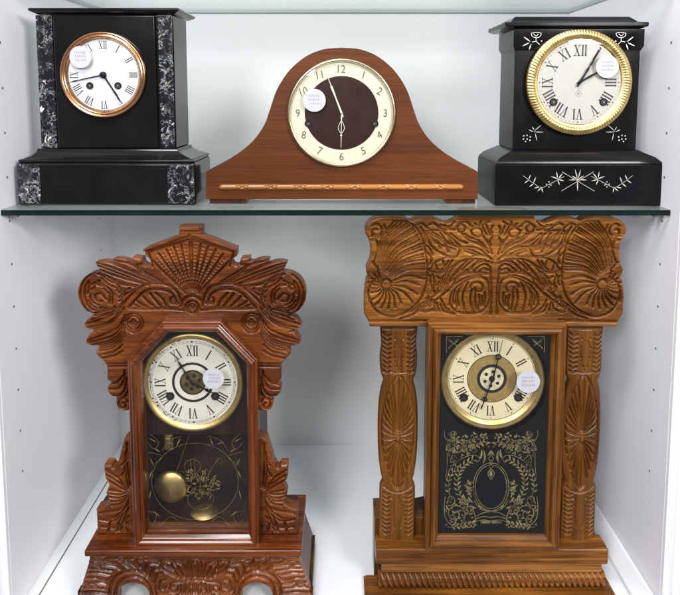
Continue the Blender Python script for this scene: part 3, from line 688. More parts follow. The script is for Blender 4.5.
# raised roof moulding and finial block on the crest
mb=MB(); 
for sg in (0,1):
    q=[P(*p,YW) for p in (B(36,66),B(98,84),B(281,154),B(281,168),B(95,100),B(36,84))]
    if sg: q=[(2*XW-x,z) for x,z in q]
    mb.prism(q,YW-.005,YW+.004)
mb.build('crest_moulding',M['walnut_x'],cw,.0012,2)
mb=MB(); q=[P(u,v,YW) for u,v in ((183.2,226.2),(201.8,226.2),(201.8,229.5),(183.2,229.5))]; mb.prism([(XW-.0145,q[0][1]),(XW+.0145,q[0][1]),(XW+.0145,q[2][1]),(XW-.0145,q[2][1])],YW-.006,YW+.019); mb.build('finial_block',M['walnut_x'],cw,.001,2)
# case behind the board
ex=lambda u,v,Y=YW:P(u,v,Y)[0]
wx0,wx1=XW-(ex(258,450)-XW),ex(258,450); zt=P(193,322,YW)[1]; zl=P(193,549,YW)[1]
YCB=YW+.10
mb=MB(); t=.008
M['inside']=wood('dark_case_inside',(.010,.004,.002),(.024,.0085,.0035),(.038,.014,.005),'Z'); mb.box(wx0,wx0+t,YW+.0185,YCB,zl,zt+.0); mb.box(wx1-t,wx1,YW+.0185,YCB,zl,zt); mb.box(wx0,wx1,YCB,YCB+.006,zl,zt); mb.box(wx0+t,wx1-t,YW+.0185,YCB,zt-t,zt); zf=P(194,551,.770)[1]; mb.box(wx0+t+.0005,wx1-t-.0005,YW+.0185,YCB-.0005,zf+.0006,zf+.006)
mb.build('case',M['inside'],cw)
lx1=ex(297,530); lx0=2*XW-lx1; zlt=P(193,511,YW)[1]
for a,b in ((lx0,wx0-.001),(wx1+.001,lx1)):
    mb=MB(); mb.box(a,b,YW+.019,YW+.034,zl+.0005,zlt); mb.build('side_block',M['dark_wood'],cw,.001)
# base
YP=.776; ZL=P(194,551,YP-.006)[1]; Zt=P(194,557,YP-.006)[1]
def bz(u,v): return P(u,v,YP)
XBs=P(194.5,575,YP)[0]
b1=ex(301.5,554,YP-.006); b0=2*XBs-b1
mb=MB(); mb.box(b0,b1,YP-.006,YP+.112,Zt,ZL); mb.build('base_top',M['walnut_s'],cw,.0018,3)
hx=lambda v:P(0,v,YP)[1]
rb=[(XBs,Zt-.0003)]+[P(u,v,YP) for u,v in ((299,558),(301,566),(306,580),(311.5,595))]
rb=[(x,min(z,Zt-.0003)) for x,z in rb]; xe=rb[-1][0]+.002; rb+=[(xe,.022),(xe,.0005)]
hc=P(256.5,584,YP); hr=pxr(15.5,YP,590)
rb+=[(hc[0]+hr,.0005)]+[(hc[0]+hr*math.cos(t),hc[1]-hr*.8+hr*.8*math.sin(t)) for t in np.linspace(0,PI,18)]+[(hc[0]-hr,.0005)]
rb+=[(XBs+.012,.0005),(XBs+.010,.006)]
outb=rb+[(2*XBs-x,z) for x,z in rb[::-1][:-1]]
D2=lambda x,y:(180+x/4.533,545+y/4.533)
S=[smooth([D2(*q) for q in p]) for p in (
 ((55,158),(48,95),(72,72),(97,95),(90,158)),((68,155),(68,100)),((100,158),(112,98),(145,80),(168,98),(140,150)),((115,150),(140,105)),
 ((150,95),(190,72),(222,85),(205,115),(160,140)),((165,120),(200,92)),((40,172),(72,166),(130,170),(165,172),(185,190),(175,215),(150,212),(148,192),(165,192)),
 ((72,182),(72,225)),((92,180),(95,225)),((112,182),(118,225)),((132,188),(135,225)),
 ((262,235),(275,190),(305,155),(345,143),(390,155),(420,185),(432,235)),((242,235),(250,190),(280,150),(320,122),(345,120),(400,130),(445,170),(460,235)),
 ((225,90),(270,85),(290,110),(285,150)),((225,110),(255,115),(270,160)),((215,130),(240,140),(250,180)),((205,160),(225,170),(235,215)),((190,190),(212,200)),
 ((235,72),(290,62),(330,72),(310,105)),((300,68),(350,60),(390,75),(350,112)),((330,105),(360,85),(400,70)),((380,62),(430,60),(470,72),(410,105),(385,125)),((400,110),(440,90),(470,75)),
 ((420,100),(480,92),(560,92)),((440,118),(500,112),(565,110)),((450,138),(510,128),(570,130)),((440,150),(480,165),(520,150),(572,152)),((470,180),(520,172),(576,174)),((475,200),(530,196),(580,196)),((470,222),(530,215),(585,218)),
 ((480,75),(520,66),(555,74)),((500,100),(530,85)),((520,190),(540,180),(560,186)),((20,215),(50,195),(60,225)))]
S+=[smooth([D2(*q) for q in p]) for p in (((480,245),(530,240),(590,242)),((490,270),(540,262),(598,266)),((180,235),(210,250),(230,300)),((150,230),(175,260),(190,300)),((100,240),(120,270),(118,300)))]
gb=both(lambda x,y:(x,y),YP,XBs,S,.0038,.0054)
mb=MB(); relief(mb,outb,YP,.014,gb,(),res=.00064,edge=(.003,.002)); mb.build('carved_base_panel',M['walnut_x'],cw,fix=False)
for sg in (1,-1):
    mb=MB()
    pr=[(XBs+sg*(q[0]-XBs-.0015),q[1]) for q in rb[1:6]]
    for (xa,za),(xb_,zb_) in zip(pr[:-1],pr[1:]):
        i=-sg*.010; mb.add([(xa,YP+.0145,za),(xb_,YP+.0145,zb_),(xb_,YP+.110,zb_),(xa,YP+.110,za),(xa+i,YP+.0145,za),(xb_+i,YP+.0145,zb_),(xb_+i,YP+.110,zb_),(xa+i,YP+.110,za)],[(0,1,2,3),(7,6,5,4),(0,4,5,1),(3,2,6,7)])
    xa,za=pr[-1]; mb.box(min(xa,xa-sg*.01),max(xa,xa-sg*.01),YP+.0145,YP+.110,.0005,za)
    mb.build('base_side',M['dark_wood'],cw)
# door
prof=[(0,.014),(0,.001),(.0012,0),(.0040,0),(.0048,-.0006),(.0055,-.003),(.0075,-.0046),(.0100,-.0046),(.0118,-.003),(.0126,.0002),(.0140,.0012),(.0165,.0045),(.0172,.010),(.0172,.014)]
mb=MB(); rings=[[(x,YDr+d,z) for x,z in octo(i)] for i,d in prof]
for k in range(6):
    for a in range(len(prof)-1):
        V=[rings[a][k],rings[a][(k+1)%6],rings[a+1][(k+1)%6],rings[a+1][k]]
        mb.add(V,[(0,1,2,3)],1 if k in (1,5) else 0,False)
dw=mb.build('door',[M['walnut_s'],M['walnut_z']],cw,fix=False)
mb=MB(); mb.prism(octo(.0172),YDr+.0105,YDr+.0125); mb.build('glass_pane',M['glass'],dw)
# worn gilt decoration on the pane
Q=lambda x,y:P(130+x/4.96,430+y/4.96,YDr+.0102)
mb=MB(); Yq=YDr+.0102
for s in (0,1):
    K=lambda x,y:Q(x if s==0 else 646-x,y)
    mb.ribbon([K(*q) for q in circ(323,255,215,190,90,270,40)],.0005,Yq)
    for p in (((100,20),(140,60),(120,95),(85,60)),((90,110),(160,130),(120,170)),((85,400),(130,420),(110,470),(85,440)),((150,470),(200,430),(240,450)),((260,30),(200,50),(160,100))): mb.ribbon(smooth([K(*q) for q in p]),.0005,Yq)
    for a,b in (((130,60),(95,40)),((120,90),(150,110)),((100,140),(120,180)),((150,430),(115,400)),((180,455),(140,480)),((215,70),(180,60)),((250,40),(230,80)),((110,200),(95,240)),((105,300),(95,340))): leaf(mb,K(*a),K(*b),.0017,Yq)
for q in (circ(310,180,40,35),circ(350,345,65,50),circ(350,300,45,20)): mb.ribbon([Q(*p) for p in q],.0005,Yq)
for k in range(75):
    a=random.uniform(0,2*PI); r=random.uniform(15,90); x,y=345+r*math.cos(a),275+r*.8*math.sin(a); b=a+random.uniform(-1,1); leaf(mb,Q(x,y),Q(x+28*math.cos(b),y+28*math.sin(b)),.0017,Yq)
for p in (((250,205),(300,215),(345,250),(350,330)),((440,140),(400,200),(370,280)),((270,270),(310,290),(340,350)),((300,150),(305,210)),((320,150),(322,215)),((420,250),(390,300))): mb.ribbon(smooth([Q(*q) for q in p]),.0006,Yq)
mb.build('stencil_decoration',M['stencil_dim'],dw,fix=False)
# dial
YDi=YW+.014; c=P(192.8,382.2,YDi); R=pxr(45.5,YDi,382)
mb=MB(); mb.disc(c,YDi,R,96,0)
numerals(mb,c,YDi-.0003,R*.60,R*.235,.85,1)
for r in (.90,.935): mb.ribbon([(c[0]+R*r*math.sin(2*PI*i/90),c[1]+R*r*math.cos(2*PI*i/90)) for i in range(91)],.00035,YDi-.0003,1)
ticks(mb,c,YDi-.0003,R*.90,R*.935,.0003,1); dots(mb,c,YDi-.0003,R*.92,R*.018,1)
mb.disc(c,YDi-.0004,R*.455,64,1,R*.40); mb.disc(c,YDi-.0003,R*.40,64,0,R*.27)
mb.disc(c,YDi-.0005,R*.268,64,2)
for k in range(6):
    a=PI/3*k+.2; mb.disc((c[0]+R*.15*math.sin(a),c[1]+R*.15*math.cos(a)),YDi-.0007,R*.045,14,1)
mb.disc(c,YDi-.0007,R*.285,64,1,R*.255)
for k in range(60):                                   # flaked paper round the rim
    a=math.radians(random.uniform(195,345)) if k<52 else random.uniform(0,6.28); r=R*random.uniform(.94,.985)
    mb.ribbon([(c[0]+r*math.sin(a),c[1]+r*math.cos(a)),(c[0]+r*math.sin(a+.03),c[1]+r*math.cos(a+.03)),(c[0]+r*math.sin(a+.055),c[1]+r*math.cos(a+.055))],random.uniform(.0004,.0016),YDi-.00035,1,'leaf')
mb.build('dial',[M['paper_a'],M['ink'],M['dull_brass']],cw,fix=False)
mb=MB(); mb.lathe(c,YDi,[(R*1.13,.003),(R*1.13,-.001),(R*1.10,-.0035),(R*1.06,-.004),(R*1.03,-.002),(R*.985,-.0006),(R*.98,.0005)],128); mb.build('bezel',M['brass'],cw)
for s in (-1,1): arbor((c[0]+s*R*.49-.0008*(s<0),c[1]-R*.315),YDi-.0006,R*.068,cw,'blued')
hand('minute_hand',c,YDi-.0045,330,[(-.004,.0008),(0,.0012),(R*.22,.0006),(R*.30,.0014),(R*.36,.0006),(R*.50,.0016),(R*.58,.0005),(R*.66,.0003)],M['blued'],cw)
hand('hour_hand',c,YDi-.0035,116,[(-.004,.0008),(0,.0012),(R*.28,.0007),(R*.36,.0022),(R*.41,.0007),(R*.50,.0007),(R*.62,.0003)],M['blued'],cw)
mb=MB(); 
for a in (0,90): 
    th=math.radians(116); q=(c[0]+R*.36*math.sin(th),c[1]+R*.36*math.cos(th)); mb.disc(q,YDi-.0037,.0026,5)
mb.build('hand_cross',M['blued'],cw)
sticker((c[0]+R*.525,c[1]+R*.235),YDr+.0098,pxr(10.8,YDr,370),cw,11)
# plate with movement, pendulum, gong seen through the pane
YI=YW+.062
mb=MB(); q=P(193,450,YI); mb.box(wx0+.012,wx1-.012,YDi+.004,YDi+.008,P(0,436,YDi)[1],zt-.012); mb.build('dial_plate',M['inside'],cw)
pb=P(171,487,YI-.02); top=P(191,430,YI-.02)
pen=MB(); pen.tube([(top[0],YI-.02,top[1]),(pb[0],YI-.02,pb[1])],.0009,8); pn=pen.build('pendulum_rod',M['dull_brass'],cw)
mb=MB(); rb_=pxr(17,YI-.02,487); mb.lathe(pb,YI-.02,[(.0001,-.009),(rb_*.3,-.0085),(rb_*.6,-.0065),(rb_*.85,-.0035),(rb_,0),(rb_*.85,.003),(.0001,.007)],64); mb.build('pendulum_bob',M['brass'],pn)
gc=P(205,517,YI-.022); mb=MB(); rg=pxr(21,YI,520)
V=[];fs=[];nn=48;prf=[(.02,.024),(.3,.0235),(.6,.020),(.85,.013),(.98,.004),(1.03,0),(1.0,-.001)]
for r,hh in prf:
    for i in range(nn): a=2*PI*i/nn; V.append((gc[0]+rg*r*math.cos(a),YI-.022+rg*.8*r*math.sin(a),gc[1]-.010+hh))
for k in range(len(prf)-1):
    for i in range(nn): fs.append((k*nn+i,k*nn+(i+1)%nn,(k+1)*nn+(i+1)%nn,(k+1)*nn+i))
mb.add(V,fs,0,True); mb.build('alarm_bell',M['brass'],cw)
mb=MB(); a=P(164,437,YI-.03); mb.box(a[0],a[0]+.014,YI-.03,YI-.026,a[1]-.022,a[1]+.006); mb.box(a[0]+.003,a[0]+.011,YI-.034,YI-.03,a[1]-.016,a[1]); mb.build('movement_bracket',M['dull_brass'],cw,.001)

# ================================================================== CARVED OAK CLOCK WITH PILLARS
YO=.805
co=thing('pillar_clock','golden oak carved clock with two sunburst pillars and a gold stencilled black glass door','clock',(P(493,600,YO)[0],YO+.05,0))
XO=P(494.3,300,YO)[0]
T=lambda x,y:(360+x/4.956,210+y/4.956)
hl=[(494.3,209.5),(478,209.8),(462,211)]+smooth([(459,213.5),(457,219),(451,222.8),(446,223.5),(440,221)],4)+smooth([(434,218.5),(424,218),(415,219.5)],3)+smooth([(412.5,221.3),(409.5,221.3),(407,219.3)],3)
hl+=smooth([(400,217.5),(390,217),(379,218),(371.5,220.5),(366.5,225.5),(365,231.5),(367,236.5),(369.3,241)],4)+smooth([(370.6,247),(370.6,256),(369.3,262.5),(366,270)],4)+smooth([(367,274),(369,278)],2)+smooth([(366.5,281.5),(365,288),(364.2,297)],3)+[(364.2,314.5),(367.5,319.5),(370,327.2)]
hw=[P(u,v,YO) for u,v in hl]; zbot=hw[-1][1]
out=hw+[(2*XO-x,z) for x,z in hw[::-1][:-1]]
S=[]; C0=(130,370)
S+=[[T(*q) for q in circ(130,372,27,27,0,360,20)]]
for a in range(-10,232,17):
    L=120 if a<75 else (118 if a<130 else 88 if a<180 else 78); e=(math.cos(math.radians(a)),math.sin(math.radians(a))); e2=(math.cos(math.radians(a+10)),math.sin(math.radians(a+10)))
    LL=L if a>40 else L+40
    S.append(smooth([T(130+e[0]*34,372+e[1]*34),T(130+e[0]*LL*.6,372+e[1]*LL*.6),T(130+e2[0]*LL,372+e2[1]*LL)],4))
S+=[smooth([T(*q) for q in p]) for p in (
 ((168,350),(240,328),(324,345)),((162,335),(230,298),(322,295)),((152,322),(220,265),(318,246)),((140,312),(205,238),(306,198)),((125,305),(185,208),(292,150)),
 ((112,298),(160,182),(276,106)),((102,288),(140,160),(248,74)),((94,272),(120,150),(208,64)),((88,250),(104,150),(166,62)),((155,330),(225,282),(320,270)),((146,316),(212,252),(312,222)),((132,308),(195,222),(300,172)),((118,302),(172,195),(284,128)),((107,292),(150,170),(262,90)),((97,280),(130,155),(228,68)),
 ((166,60),(235,60),(284,98),(318,170),(332,260),(332,350),(306,432),(252,492),(182,526),(112,520),(66,482),(42,420),(56,365),(95,335)),
 ((60,80),(80,70),(105,85),(108,115),(85,130),(62,118),(65,98),(82,98)),((55,150),(80,150),(90,200),(70,260)),((120,75),(130,110),(110,150)),
 ((250,505),(370,425),(465,345),(550,312),(645,318)),((268,515),(388,440),(482,362),(555,330),(600,326)),((200,540),(260,520),(300,480)),
 ((445,470),(452,425),(480,385),(530,350),(585,335),(630,350),(642,400),(640,460),(600,505),(540,512),(480,505),(445,470)),
 ((505,372),(478,430),(482,492)),((535,360),(510,430),(520,502)),((555,395),(548,450),(560,505)),((590,420),(595,460),(585,500)),((545,385),(560,365),(590,360),(610,380),(600,405),(575,405),(570,388)),((620,410),(620,450),(610,480)),
 ((646,285),(652,400),(648,520)),((646,285),(620,270),(585,285),(560,310)),((640,300),(610,292),(590,310)),
 ((656,250),(600,200),(545,186),(500,190)),((500,190),(420,160),(330,108)),((330,108),(350,175),(420,225),(478,232),(500,190)),((335,105),(400,105),(460,145),(500,186)),((380,140),(400,190)),((420,160),(440,210)),((400,115),(430,165)),((440,130),(460,175)),
 ((656,262),(570,245),(490,262),(430,330),(400,395)),((480,232),(420,240),(372,265),(342,305)),((342,305),(400,312),(455,285),(490,262)),((372,265),(385,300)),((410,248),(425,295)),
 ((372,415),(350,360),(362,320)),((385,405),(400,350),(440,310)),((420,400),(445,350),(480,310)),((460,380),(480,340),(530,300)),((380,330),(400,350),(385,375),(410,390)),
 ((480,85),(500,72),(522,85),(515,108),(492,110),(480,85)),((550,105),(580,90),(608,108),(600,130),(568,132),(550,105)),((500,110),(540,150),(590,170),(640,215)),((470,60),(440,85),(400,75)),((530,60),(560,85),(600,80),(640,60)),((610,130),(640,170),(655,220)),((625,70),(640,110),(655,130)),((450,120),(490,150),(530,165)),((280,75),(310,70),(340,95)),((340,75),(370,70),(420,110)),
 ((640,235),(600,225),(560,230)),((620,250),(570,270),(530,310)),((340,430),(330,460),(300,490)),((400,440),(420,480),(440,500)),((380,460),(390,500)))]
S+=[[T(40,555),T(200,552),T(340,548)]]
S+=[smooth([T(*q) for q in p]) for p in (
 ((160,332),(225,290),(321,283)),((148,318),(215,258),(314,234)),((136,310),(198,228),(302,184)),((120,303),(178,200),(288,138)),((109,295),(155,175),(268,98)),((99,284),(134,156),(238,71)),((90,262),(112,150),(186,63)),
 ((345,120),(365,150),(400,175),(470,196)),((360,112),(400,140),(440,165)),((300,85),(320,120),(330,160)),((310,170),(345,190),(360,225)),((335,215),(355,240),(350,270)),
 ((520,195),(560,205),(600,222)),((520,205),(560,218),(590,228)),((530,255),(500,285),(470,320)),((560,250),(530,275),(505,300)),((590,252),(565,275),(550,295)),((460,250),(440,280),(425,320)),((440,255),(425,280),(405,300)),
 ((520,120),(545,140),(590,152)),((560,140),(600,165),(630,195)),((605,75),(615,100),(630,125)),((570,70),(590,78),(600,60)),((500,70),(520,62),(540,68)),((420,75),(440,95),(470,100)),((390,80),(400,95),(430,100)),
 ((470,400),(462,440),(468,470)),((490,395),(484,430),(490,480)),((575,400),(572,450),(578,500)),((605,430),(608,460),(600,480)),((345,330),(352,350),(348,375)),((365,335),(370,365),(362,400)),((410,345),(402,372),(398,392)),((440,330),(425,360),(415,385)),
 ((330,440),(350,455),(345,480)),((355,445),(372,470),(365,500)),((300,500),(330,505),(360,495)),((400,470),(420,505),(470,515)),((660,80),(650,100),(655,115)),((655,140),(645,160),(650,180)),((60,130),(85,140),(100,128)),((60,260),(75,275),(95,300)))]
gr=both(lambda x,y:(x,y),YO,XO,S,.0023,.0047)
mb=MB(); relief(mb,out,YO,.024,gr,(),res=.00055,edge=(.003,.0026),pillow=(.0045,.0014)); mb.build('carved_crest',M['oak_x'],co,fix=False)
# pillars
YPi=YO+.010
def pillar(u0,side):
    # outline of the left pillar traced from the photo
    pts=[(379.3,328),(379.8,334),(380.6,345),(379.4,356),(379.6,368),(381,375),(383.2,381),(381,388),(378.9,402),(378.0,418),(378.0,433),(378.4,448),(379.6,463),(381.6,475),(383,480.5),(381,485),(380.3,490),(380.4,505),(380.3,520),(380.2,541)]
    sm=smooth(pts,4); axis=398.1
    hl=[]
    for u,v in sm:
        ax=P(axis,v,YPi); w=P(u,v,YPi); hl.append((w[0]-ax[0],ax[1]))
    X0=P(397.7 if side<0 else 583.2,430,YPi)[0]
    if side>0: X0=P(581.5,430,YPi)[0]
    else: X0=P(398.0,430,YPi)[0]
    out=[(X0+d,z) for d,z in hl]+[(X0-d,z) for d,z in hl[::-1]]
    def L(u,v): # local px offset from axis -> world
        a=P(axis,v,YPi); w=P(axis+u,v,YPi); return (X0+w[0]-a[0],a[1])
    g=[]
    top,bot,cv=374.5,487.5,436
    def ov(t): # pointed oval
        v=top+(bot-top)*t; return 16.2*math.sin(PI*t)**.62, v
    g.append(([L(-ov(t)[0],ov(t)[1]) for t in np.linspace(0,1,40)],.0028,.0032)); g.append(([L(ov(t)[0],ov(t)[1]) for t in np.linspace(0,1,40)],.0028,.0032))
    for t in np.linspace(.0,1,15):
        for s in (-1,1):
            u,v=ov(t); u*=s*.97
            k=3.2/max(math.hypot(u,v-cv),1)
            g.append(([L(u*k*1.0,cv+(v-cv)*k*1.8),L(u*.97,cv+(v-cv)*.97)],.0026,.0044))
    for k in range(9):                       # leaf gouges beside the centre field
        v=333+k*4.6
        for s in (-1,1): g.append((smooth([L(s*(15.6-.12*k),v),L(s*12.5,v+2.6),L(s*8.4,v+1.0)],4),.0022,.0044))
    for k in range(10):
        v=492+k*4.3
        for s in (-1,1): g.append((smooth([L(s*14.2,v),L(s*11.5,v+2.2),L(s*7.8,v+.6)],4),.0022,.0044))
    for s in (-1,1):
        g.append((smooth([L(s*2,340),L(s*5,352),L(s*2.5,364),L(s*0.5,371)],5),.0022,.002)); g.append((smooth([L(s*15,372),L(s*9,371),L(0,372.5)],4),.002,.0022))
        g.append((smooth([L(s*14,486),L(s*8,490),L(0,491.5)],4),.002,.0024)); g.append((smooth([L(s*4,500),L(s*5.5,512),L(s*3,526)],4),.0022,.0016))
    bd=[(L(s*a,v),.0022,-.0018) for s in (-1,1) for a,v in ((4,338),(5,347),(4,357),(2,366),(6,497),(5,505))]
    def bulge(X,Z): return -.006*np.clip(np.abs(X-X0)/.030,0,1)**2.2
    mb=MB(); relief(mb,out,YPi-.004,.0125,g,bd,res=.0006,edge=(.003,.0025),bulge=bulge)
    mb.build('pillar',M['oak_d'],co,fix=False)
pillar(398,-1); pillar(582,1)
# case, mirror strips, door
YDo=YO-.007; 
xo=P(494.6,430,YDo)[0]; ow=.5*(P(563,430,YDo)[0]-P(427,430,YDo)[0]); xo=.5*(P(560.6,430,YDo)[0]+P(427.2,430,YDo)[0])
z1=P(494,321.5,YDo)[1]; z0=P(494,547.5,YDo)[1]
rc=lambda i:[(xo-ow+i,z0+i),(xo+ow-i,z0+i),(xo+ow-i,z1-i),(xo-ow+i,z1-i)]
prof=[(0,.018),(0,.001),(.001,0),(.0075,-.0008),(.0085,.0),(.0095,-.003),(.0125,-.0048),(.0155,-.0042),(.0175,-.001),(.0185,.0015),(.0225,.0055),(.0232,.014),(.0232,.018)]
mb=MB(); rings=[[(x,YDo+d-.006,z) for x,z in rc(i)] for i,d in [(i*.9,d) for i,d in prof]]
for k in range(4):
    for a in range(len(prof)-1):
        mb.add([rings[a][k],rings[a][(k+1)%4],rings[a+1][(k+1)%4],rings[a+1][k]],[(0,1,2,3)],1 if k in (1,3) else 0)
do=mb.build('door',[M['oak_x'],M['oak_z']],co,fix=False)
YG=YDo+.003
fi=.0232*.9; gx0,gx1,gz0,gz1=xo-ow+fi,xo+ow-fi,z0+fi,z1-fi
YDi=YG+.012; c=P(492.9,380.6,YDi-.006); R=pxr(44.6,YDi,380)
# painted tablet: black sheet with the dial opening cut out
mb=MB(); Rc=R*1.19; n=64; gm=(gz0+gz1)/2
ring=[(c[0]+Rc*math.cos(2*PI*i/n),c[1]+Rc*math.sin(2*PI*i/n)) for i in range(n)]
def edgept(a):
    dx,dz=math.cos(a),math.sin(a); tx=((gx1-c[0])/dx if dx>1e-9 else (gx0-c[0])/dx if dx<-1e-9 else 9); tz=((gz1-c[1])/dz if dz>1e-9 else (gz0-c[1])/dz if dz<-1e-9 else 9); t=min(tx,tz); return (c[0]+dx*t,c[1]+dz*t)
angs=sorted(set([2*PI*i/n for i in range(n)]+[math.atan2(z-c[1],x-c[0])%(2*PI) for x in (gx0,gx1) for z in (gz0,gz1)]))
V=[]
for a in angs:
    e=edgept(a); r0=min(Rc,math.hypot(e[0]-c[0],e[1]-c[1])); V.append((c[0]+r0*math.cos(a),YG,c[1]+r0*math.sin(a))); V.append((e[0],YG,e[1]))
m=len(angs); mb.add(V,[(2*i,2*i+1,2*((i+1)%m)+1,2*((i+1)%m)) for i in range(m)],0)
mb.build('glass_tablet',M['black_glass'],do,fix=False)
mb=MB(); mb.box(gx0,gx1,YG-.0042,YG-.0025,gz0,gz1); mb.build('glass_pane',M['glass'],do)
# gold stencil
U=lambda x,y:P(430+x/4.95,430+y/4.95,YG)
mb=MB(); Ys=YG-.0004; lw=.00062
AX=302
def st(pts,w=1.0,mi=0,sm=True):
    for s in (0,1):
        p=[U(x if s==0 else 2*AX-x,y) for x,y in pts]; mb.ribbon(smooth(p,5) if sm else p,lw*w,Ys-.00002*len(mb.f)%1*0,mi)
def lf(a,b,w=.0024,mi=0,bend=.12):
    for s in (0,1):
        K=lambda q:U(q[0] if s==0 else 2*AX-q[0],q[1]); leaf(mb,K(a),K(b),w,Ys,mi,bend if s==0 else -bend)
def vine(pts,step=17,size=24,mi=0,w=.0024,ang=.75):
    sp=smooth(pts,8); st(pts,1,mi); acc=0; sd=1
    for (x0,y0),(x1,y1) in zip(sp[:-1],sp[1:]):
        acc+=math.hypot(x1-x0,y1-y0)
        if acc>step:
            acc=0; a=math.atan2(y1-y0,x1-x0)
            for sd in (1,-1): lf((x1,y1),(x1+size*math.cos(a+sd*ang),y1+size*math.sin(a+sd*ang)),w,mi)
for rx,ry in ((88,118),(78,108)): st(circ(302,280,rx,ry,90,270,36),1.5,0,False)
vine([(205,395),(165,350),(140,290),(140,230),(165,180),(215,145)],20,28)
vine([(100,330),(90,280),(100,230),(130,185)],22,22)
st([(85,240),(95,200),(130,160),(180,130),(225,125),(245,140),(235,158),(218,150)],1.3); st([(78,235),(84,180),(84,110)],.9); st([(92,200),(120,160),(95,120),(92,100)],1); st([(100,180),(140,150),(110,120)],1)
st([(130,150),(105,160),(105,130),(125,125)],1)
st([(72,0),(72,30),(90,60),(80,85),(110,90)],1.2); vine([(90,20),(130,40),(170,60),(210,55),(250,35),(285,30)],18,22); vine([(110,70),(150,90),(190,85),(230,80),(265,60)],18,20)
st(spiral(120,20,26,6,60,420,24),1.3,0,False); st(spiral(150,75,22,5,200,560,24),1.1,0,False); st(spiral(215,95,18,4,0,380,20),1.0,0,False); st(spiral(100,55,14,4,100,450,20),1,0,False)
for a,b in (((255,95),(240,150)),((265,100),(262,165)),((285,35),(262,20)),((300,60),(270,60)),((300,100),(285,125))): lf(a,b,.0032)
for x,y in ((245,70),(262,78),(255,60),(280,72),(290,82)): 
    for s in (0,1): mb.disc(U(x if s==0 else 2*AX-x,y),Ys-.0001,.0014,10,1)
st([(302,155),(290,140),(302,122)],1.2); st([(302,190),(286,215),(302,245)],1.6); st([(302,165),(292,178),(302,190)],1.3); lf((302,200),(302,232),.0022)
st(spiral(125,415,52,8,40,-500,44),2.2,0,False); st(spiral(100,345,30,6,120,-260,26),1.8,0,False); st([(75,330),(70,390),(80,440),(110,470),(165,480),(220,478)],1.8); st(spiral(195,400,30,5,180,560,26),1.8,0,False)
vine([(85,480),(130,478),(180,470),(215,462)],18,22,w=.003); st([(215,400),(225,440),(215,485)],2.0); st([(225,440),(262,428),(302,432)],2.2); st([(225,452),(262,444),(302,450)],1.6); st([(230,425),(265,408),(302,402)],2.0)
st([(218,345),(235,375),(265,395),(302,400)],1.5); lf((215,360),(190,330),.0034); lf((230,385),(200,372),.003); lf((262,395),(240,370),.003)
for k in range(7): lf((250+k*7,446),(252+k*7,464),.0016)
for a,b in (((215,285),(170,270)),((210,285),(175,300)),((205,270),(188,245)),((200,300),(185,318))): lf(a,b,.005,0,.2)
st([(175,280),(188,258),(212,262),(215,290),(195,305),(175,280)],1.5)
for a,b in (((150,60),(128,55)),((185,40),(175,20)),((230,20),(212,8)),((115,95),(90,98)),((95,395),(80,370)),((150,370),(165,345)),((125,415),(110,395))): lf(a,b,.0026)
# fill sprays between the scrolls
R_=random.Random(4)
for k in range(120):
    x,y=R_.uniform(80,215),R_.choice([R_.uniform(20,130),R_.uniform(330,470)]); a=R_.uniform(0,6.28); lf((x,y),(x+16*math.cos(a),y+16*math.sin(a)),.0019)
mb.build('stencil_decoration',[M['stencil'],M['stencil_red']],do,fix=False)
# corner panels beside the dial
C4=lambda x,y:P(435+x/5.41,325+y/5.41,YG)
for s in (0,1):
    mb=MB(); K=lambda x,y:C4(x if s==0 else 653-x,y)
    mb.ribbon([K(62,150),K(62,62),K(150,62)],.0008,Ys); mb.ribbon([K(74,84),K(100,100),K(112,80)],.0007,Ys); mb.ribbon([K(74,74),K(118,112)],.0006,Ys)
    mb.ribbon(smooth([K(72,128),K(85,112),K(108,98),K(125,76)]),.0009,Ys)
    mb.build('corner_stencil',M['stencil'],do,fix=False)
mb=MB(); n=48; q=[U(*p) for p in circ(302,280,77,107,0,360,n)][:-1]; mb.add([(x,YG-.0002,z) for x,z in q],[tuple(range(n))],0); mb.build('oval_window',M['clear_black'],do,fix=False)
# dial
mb=MB(); mb.disc(c,YDi,R,96,0); Yf=YDi-.0003
numerals(mb,c,Yf,R*.63,R*.235,.85,1); dots(mb,c,Yf,R*.925,R*.014,1); mb.ribbon([(c[0]+R*.965*math.sin(2*PI*i/90),c[1]+R*.965*math.cos(2*PI*i/90)) for i in range(91)],.0006,Yf,1)
mb.disc(c,Yf-.0001,R*.555,80,1,R*.54); mb.disc(c,Yf-.0001,R*.54,80,2,R*.33); mb.disc(c,Yf-.0002,R*.335,64,1,R*.265); mb.disc(c,Yf-.0001,R*.265,64,3)
for k in range(6):
    a=PI/3*k+.15; mb.disc((c[0]+R*.165*math.sin(a),c[1]+R*.165*math.cos(a)),Yf-.0003,R*.04,14,1)
mb.disc(c,Yf-.0003,R*.07,24,1)
mb.build('dial',[M['paper_b'],M['ink'],M['ring_gold'],M['ring_pale']],co,fix=False)
mb=MB(); mb.lathe(c,YDi,[(R*1.175,.001),(R*1.175,-.003),(R*1.15,-.0055),(R*1.11,-.0060),(R*1.08,-.0045),(R*1.065,-.0048),(R*1.035,-.004),(R*1.0,-.0012),(R*.985,-.0004)],128); mb.build('bezel',M['brass'],co)
for s in (-1,1): arbor((c[0]+s*R*.605-.001*(s<0),c[1]-R*.44),YDi-.0006,R*.07,co,'blued')
hand('minute_hand',c,YDi-.0048,12,[(-.003,.0012),(0,.0014),(R*.48,.0006),(R*.49,.0004),(R*.6,.0004),(R*.95,.0002)],M['blued'],co,hole=[(R*.55,R*.068,R*.04)])
